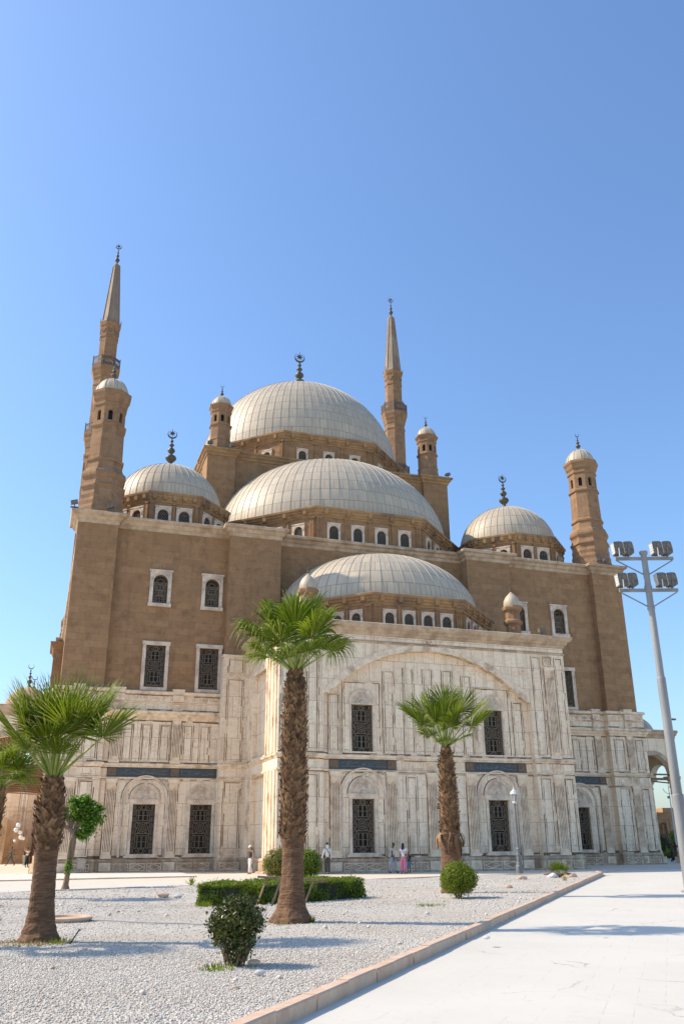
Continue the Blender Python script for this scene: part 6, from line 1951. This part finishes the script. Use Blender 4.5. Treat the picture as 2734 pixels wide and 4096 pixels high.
    if cap:
        m = MB(); c0 = hc + dirh * .165
        m.lathe([(.093, 0), (.096, .03), (.08, .07), (.045, .092), (.001, .098)], 14)
        m.add([(-.075, .05, .008), (.075, .05, .008), (.06, .165, -.012), (0, .185, -.016), (-.06, .165, -.012), (-.075, .05, .018), (.075, .05, .018), (.06, .165, -.002), (0, .185, -.006), (-.06, .165, -.002)], [(4, 3, 2, 1, 0), (5, 6, 7, 8, 9), (0, 1, 6, 5), (1, 2, 7, 6), (2, 3, 8, 7), (3, 4, 9, 8), (4, 0, 5, 9)])
        a_ = L * .4 + hp
        m.v = [(x, y * math.cos(a_) + z * math.sin(a_) + c0.y, -y * math.sin(a_) + z * math.cos(a_) + c0.z) for x, y, z in m.v]
        q = m.build('cap', cap, None, smooth=False); q.parent = body
    if strap:
        m = MB()
        m.tube([T(1.43, .06, -.1), T(1.44, -.03, -.11), T(1.3, -.135, -.02), T(1.12, -.13, .1), T(1.0, -.06, .165), T(1.0, .06, .165), T(1.2, .135, .05), T(1.43, .06, -.1)], .014, 5)
        q = m.build('strap', strap, None); q.parent = body
    body.location = loc; body.rotation_euler = (0, 0, face); body.scale = (s, s, s)
    tag(body, label, 'person', group)
    return body

def facing(az):                                               # az: 0 = to the right of the picture, 90 = away from the camera
    v = CR * math.cos(R(az)) + CA * math.sin(R(az))
    return math.atan2(-v.x, v.y)
W_ = cloth('white cotton', (0.78, 0.76, 0.72)); BLK = cloth('black cloth', (0.025, 0.025, 0.028)); NAVY = cloth('navy cloth', (0.02, 0.025, 0.045))
person((-12.3, -8.3, -.165), facing(235), 'person in a white cap and white trousers lifting a hand to the cap brim', SKIN_L, 1.70, .22, armR=((.12, .06, -.22), (.02, .12, .12)), shirt=cloth('charcoal top', (0.05, 0.055, 0.06)), legs=W_, flare=.25, hair=HAIR, hair_long=True, cap=W_, shoes=cloth('red shoes', (0.6, 0.05, 0.05)), fem=True, head_pitch=.25, vest=True)
person((-8.07, -11.25, -.165), facing(110), 'person seen from behind in a white hooded jacket, dark cap and olive trousers', SKIN_L, 1.80, .05, armL=((.1, -.02, -.26), (.13, .06, -.5)), shirt=W_, long_sleeve=True, legs=cloth('olive trousers', (0.075, 0.068, 0.05)), hood=W_, cap=NAVY, shoes=BLK, strap=BLK)
person((-3.55, -10.95, -.165), facing(-20), 'person in a pale shirt with dark spots and light grey trousers looking down', SKIN_D, 1.80, .2, armR=((.04, .02, -.27), (.03, .12, -.5)), shirt=spots('spotted shirt', (0.60, 0.55, 0.46), (0.10, 0.085, 0.08), 11), legs=cloth('light grey trousers', (0.45, 0.45, 0.47)), hair=HAIR, shoes=BLK, head_pitch=.35, glasses=True)
person((-3.62, -12.9, -.165), facing(80), 'person seen from behind in a white t-shirt and wide pink striped trousers', SKIN_L, 1.76, .03, armR=((.07, .03, -.26), (.1, .16, -.46)), shirt=cloth('white t-shirt', (0.82, 0.82, 0.84)), legs=stripes('pink striped cloth', (0.55, 0.07, 0.17), (0.75, 0.42, 0.47), 26), flare=1.1, hair=HAIR, hair_long=True, shoes=BLK, strap=cloth('red strap', (0.4, 0.06, 0.06)), fem=True)
person((-2.78, -11.8, -.165), facing(120), 'child in a dark top and blue denim shorts', SKIN_D, 1.25, .04, shirt=NAVY, legs=cloth('blue denim', (0.13, 0.25, 0.42)), shorts=True, hair=HAIR, shoes=BLK)
GL = 'visitors at the left gallery'
person((-27.43, 30.8, -.11), facing(188), 'person in a blue plaid shirt striding left with a phone in hand', SKIN_D, 1.74, .36, armL=((.04, .04, -.26), (0, .28, -.24)), armR=((.04, .04, -.26), (-.02, .28, -.22)), shirt=plaid('blue plaid cloth', (0.05, 0.085, 0.13), (0.22, 0.3, 0.38), (0.03, 0.05, 0.08)), long_sleeve=True, legs=cloth('dark blue jeans', (0.05, 0.09, 0.13)), hair=HAIR, shoes=cloth('blue shoes', (0.07, 0.12, 0.2)), group=GL)
person((-26.2, 31.1, -.11), facing(-120), 'person in a black shirt and pale green trousers standing by the gallery', SKIN_L, 1.68, .04, shirt=BLK, legs=cloth('pale green trousers', (0.36, 0.38, 0.31)), hair=HAIR, shoes=W_, group=GL)
person((-25.95, 27.4, -.11), facing(-30), 'person in a white t-shirt and dark jeans holding something out', SKIN_D, 1.66, .05, armR=((.04, .05, -.26), (.02, .3, -.2)), armL=((.04, .03, -.26), (.0, .26, -.3)), shirt=W_, legs=NAVY, hair=HAIR, shoes=W_, group=GL)
person((-25.9, 21.4, -.11), facing(0), 'person in dark clothes bending forward behind the palm trunk', SKIN_D, 1.6, .08, shirt=BLK, legs=BLK, hair=HAIR, shoes=BLK, lean=.8, group=GL)
person((33.2, 7.6, -.165), facing(60), 'person in a dark red top and long brown skirt raising a camera by the column', SKIN_D, 1.74, 0, armL=((.1, .12, -.2), (-.02, .22, .08)), armR=((.1, .12, -.2), (-.02, .22, .08)), shirt=cloth('dark red top', (0.13, 0.035, 0.03)), skirt=cloth('brown skirt', (0.13, 0.085, 0.07)), hair=HAIR, hair_long=True, shoes=BLK, fem=True)
person((32.6, 7.6, -.165), facing(-70), 'person in black crouching beside the gallery column', SKIN_D, 1.62, 0, shirt=BLK, legs=BLK, hair=HAIR, hair_long=True, shoes=BLK, crouch=.45, lean=.35, fem=True)

# ------------------------------------------------------------------ beyond the right gallery
def far_building():
    o3 = Vector((45.6, 27.3, 0))
    root = empty('building', tuple(o3), 'low orange stone building with pointed blind arches seen through the right arch', 'building')
    m = MB(); m.wall((0, 0, -.2), (1, 0), 14, 5.2, [(1.0, 1.7, 2.0, 4.1, 'arch')], .25); m.box(0, .02, -.2, .02, 8, 5.0); m.box(0, 0.3, -.2, 14, 8, 5.0)
    def rot(b): b.v = [tuple(o3 + CR * x + CA * y + Vector((0, 0, z))) for x, y, z in b.v]; return b
    rot(m).build('wall', M['pink_stone'], root)
    m = MB(); m.box(-.15, -.15, 4.85, 1.7, 8, 5.05); m.box(1.7, -.2, 5.0, 14, 8, 5.55); m.box(-.05, -.06, 4.3, 14, 0, 4.4); m.box(2.4, -.07, -.2, 2.6, 0, 4.3); m.box(0.3, -.05, .6, .36, 0, 4.3)
    rot(m).build('cornice', M['pink_stone'], root)
    m = MB(); half_ring(m, 1.5, 3.6, .5, .6, -.08, 0, 12, 1.3); m.box(.9, -.08, 1.5, 1.0, 0, 3.6); m.box(2.0, -.08, 1.5, 2.1, 0, 3.6); m.box(1.46, -.06, 1.5, 1.54, .2, 3.7); half_ring(m, 1.23, 3.2, .2, .25, -.04, .2, 8, 1.5); half_ring(m, 1.77, 3.2, .2, .25, -.04, .2, 8, 1.5)
    rot(m).build('blind_arch', M['pink_stone'], root)
far_building()
def tree(name, label, x, y, h, r, n, seed, mat):
    root = empty(name, (x, y, -.1), label, 'tree')
    t = MB(); t.tube([(x, y, -.2), (x + .1, y, h * .35), (x, y, h * .7)], [.22, .16, .08], 8); t.build('trunk', M['bark'], root)
    PP, NN = [], []
    rs = random.Random(seed)
    for i in range(7):
        P, d_ = blob((x + rs.uniform(-.6, .6) * r, y + rs.uniform(-.6, .6) * r, h - r + rs.uniform(-.45, .45) * r), r * .6, r * .6, r * .5, n // 7, seed + i, .25, .8); PP.append(P); NN.append(d_)
    leaf_mesh('crown', np.concatenate(PP), np.concatenate(NN), .22, mat, root, seed)
tree('tree', 'dark green tree rising behind the low orange building', 52.3, 35.6, 6.4, 2.0, 2600, 201, M['leaf_tree'])
tree('tree', 'small leafy tree in front of the orange building by the column', 45.3, 22.6, 3.0, 1.0, 1400, 211, M['leaf_mid'])
bush('shrub', 'tall clipped dark bush at the right corner of the mosque', 41.5, 20.3, 1.35, 1.5, 1.1, 5000, .12, M['leaf_dark'], 221, .05, 5)
agave(38.3, 15.2, 1.2, 22, 8, 'spiky grey green yucca below the clipped bush at the right', 'plant', M['leaf_mid'], 'yucca')
bush('shrub', 'low green planting at the foot of the yucca at the right', 38.6, 14.8, 1.4, .4, .35, 2600, .12, M['leaf_mid'], 223, .15, 5)
def camera_pole():
    x, y = 40.4, 16.45
    root = empty('camera_pole', (x, y, -.1), 'thin white pole with curved arms and a camera beyond the right arch', 'pole')
    p = MB(); p.tube([(x, y, -.1), (x, y, 4), (x, y, 7.8)], [.11, .08, .03], 8); p.build('pole', M['white_metal'], root)
    a = MB(); b0 = Vector((x, y, 0))
    for e in (-1, 1):
        a.tube([tuple(b0 + CR * e * u + Vector((0, 0, z))) for u, z in ((0, 6.6), (.25, 6.65), (.5, 6.85), (.62, 7.15))], .035, 5)
    a.build('arm', M['white_metal'], root)
    c = MB(); q = b0 - CR * .12; c.box(q.x - .1, q.y - .1, 6.1, q.x + .1, q.y + .1, 6.35); c.build('camera_box', M['iron'], root)
camera_pole()
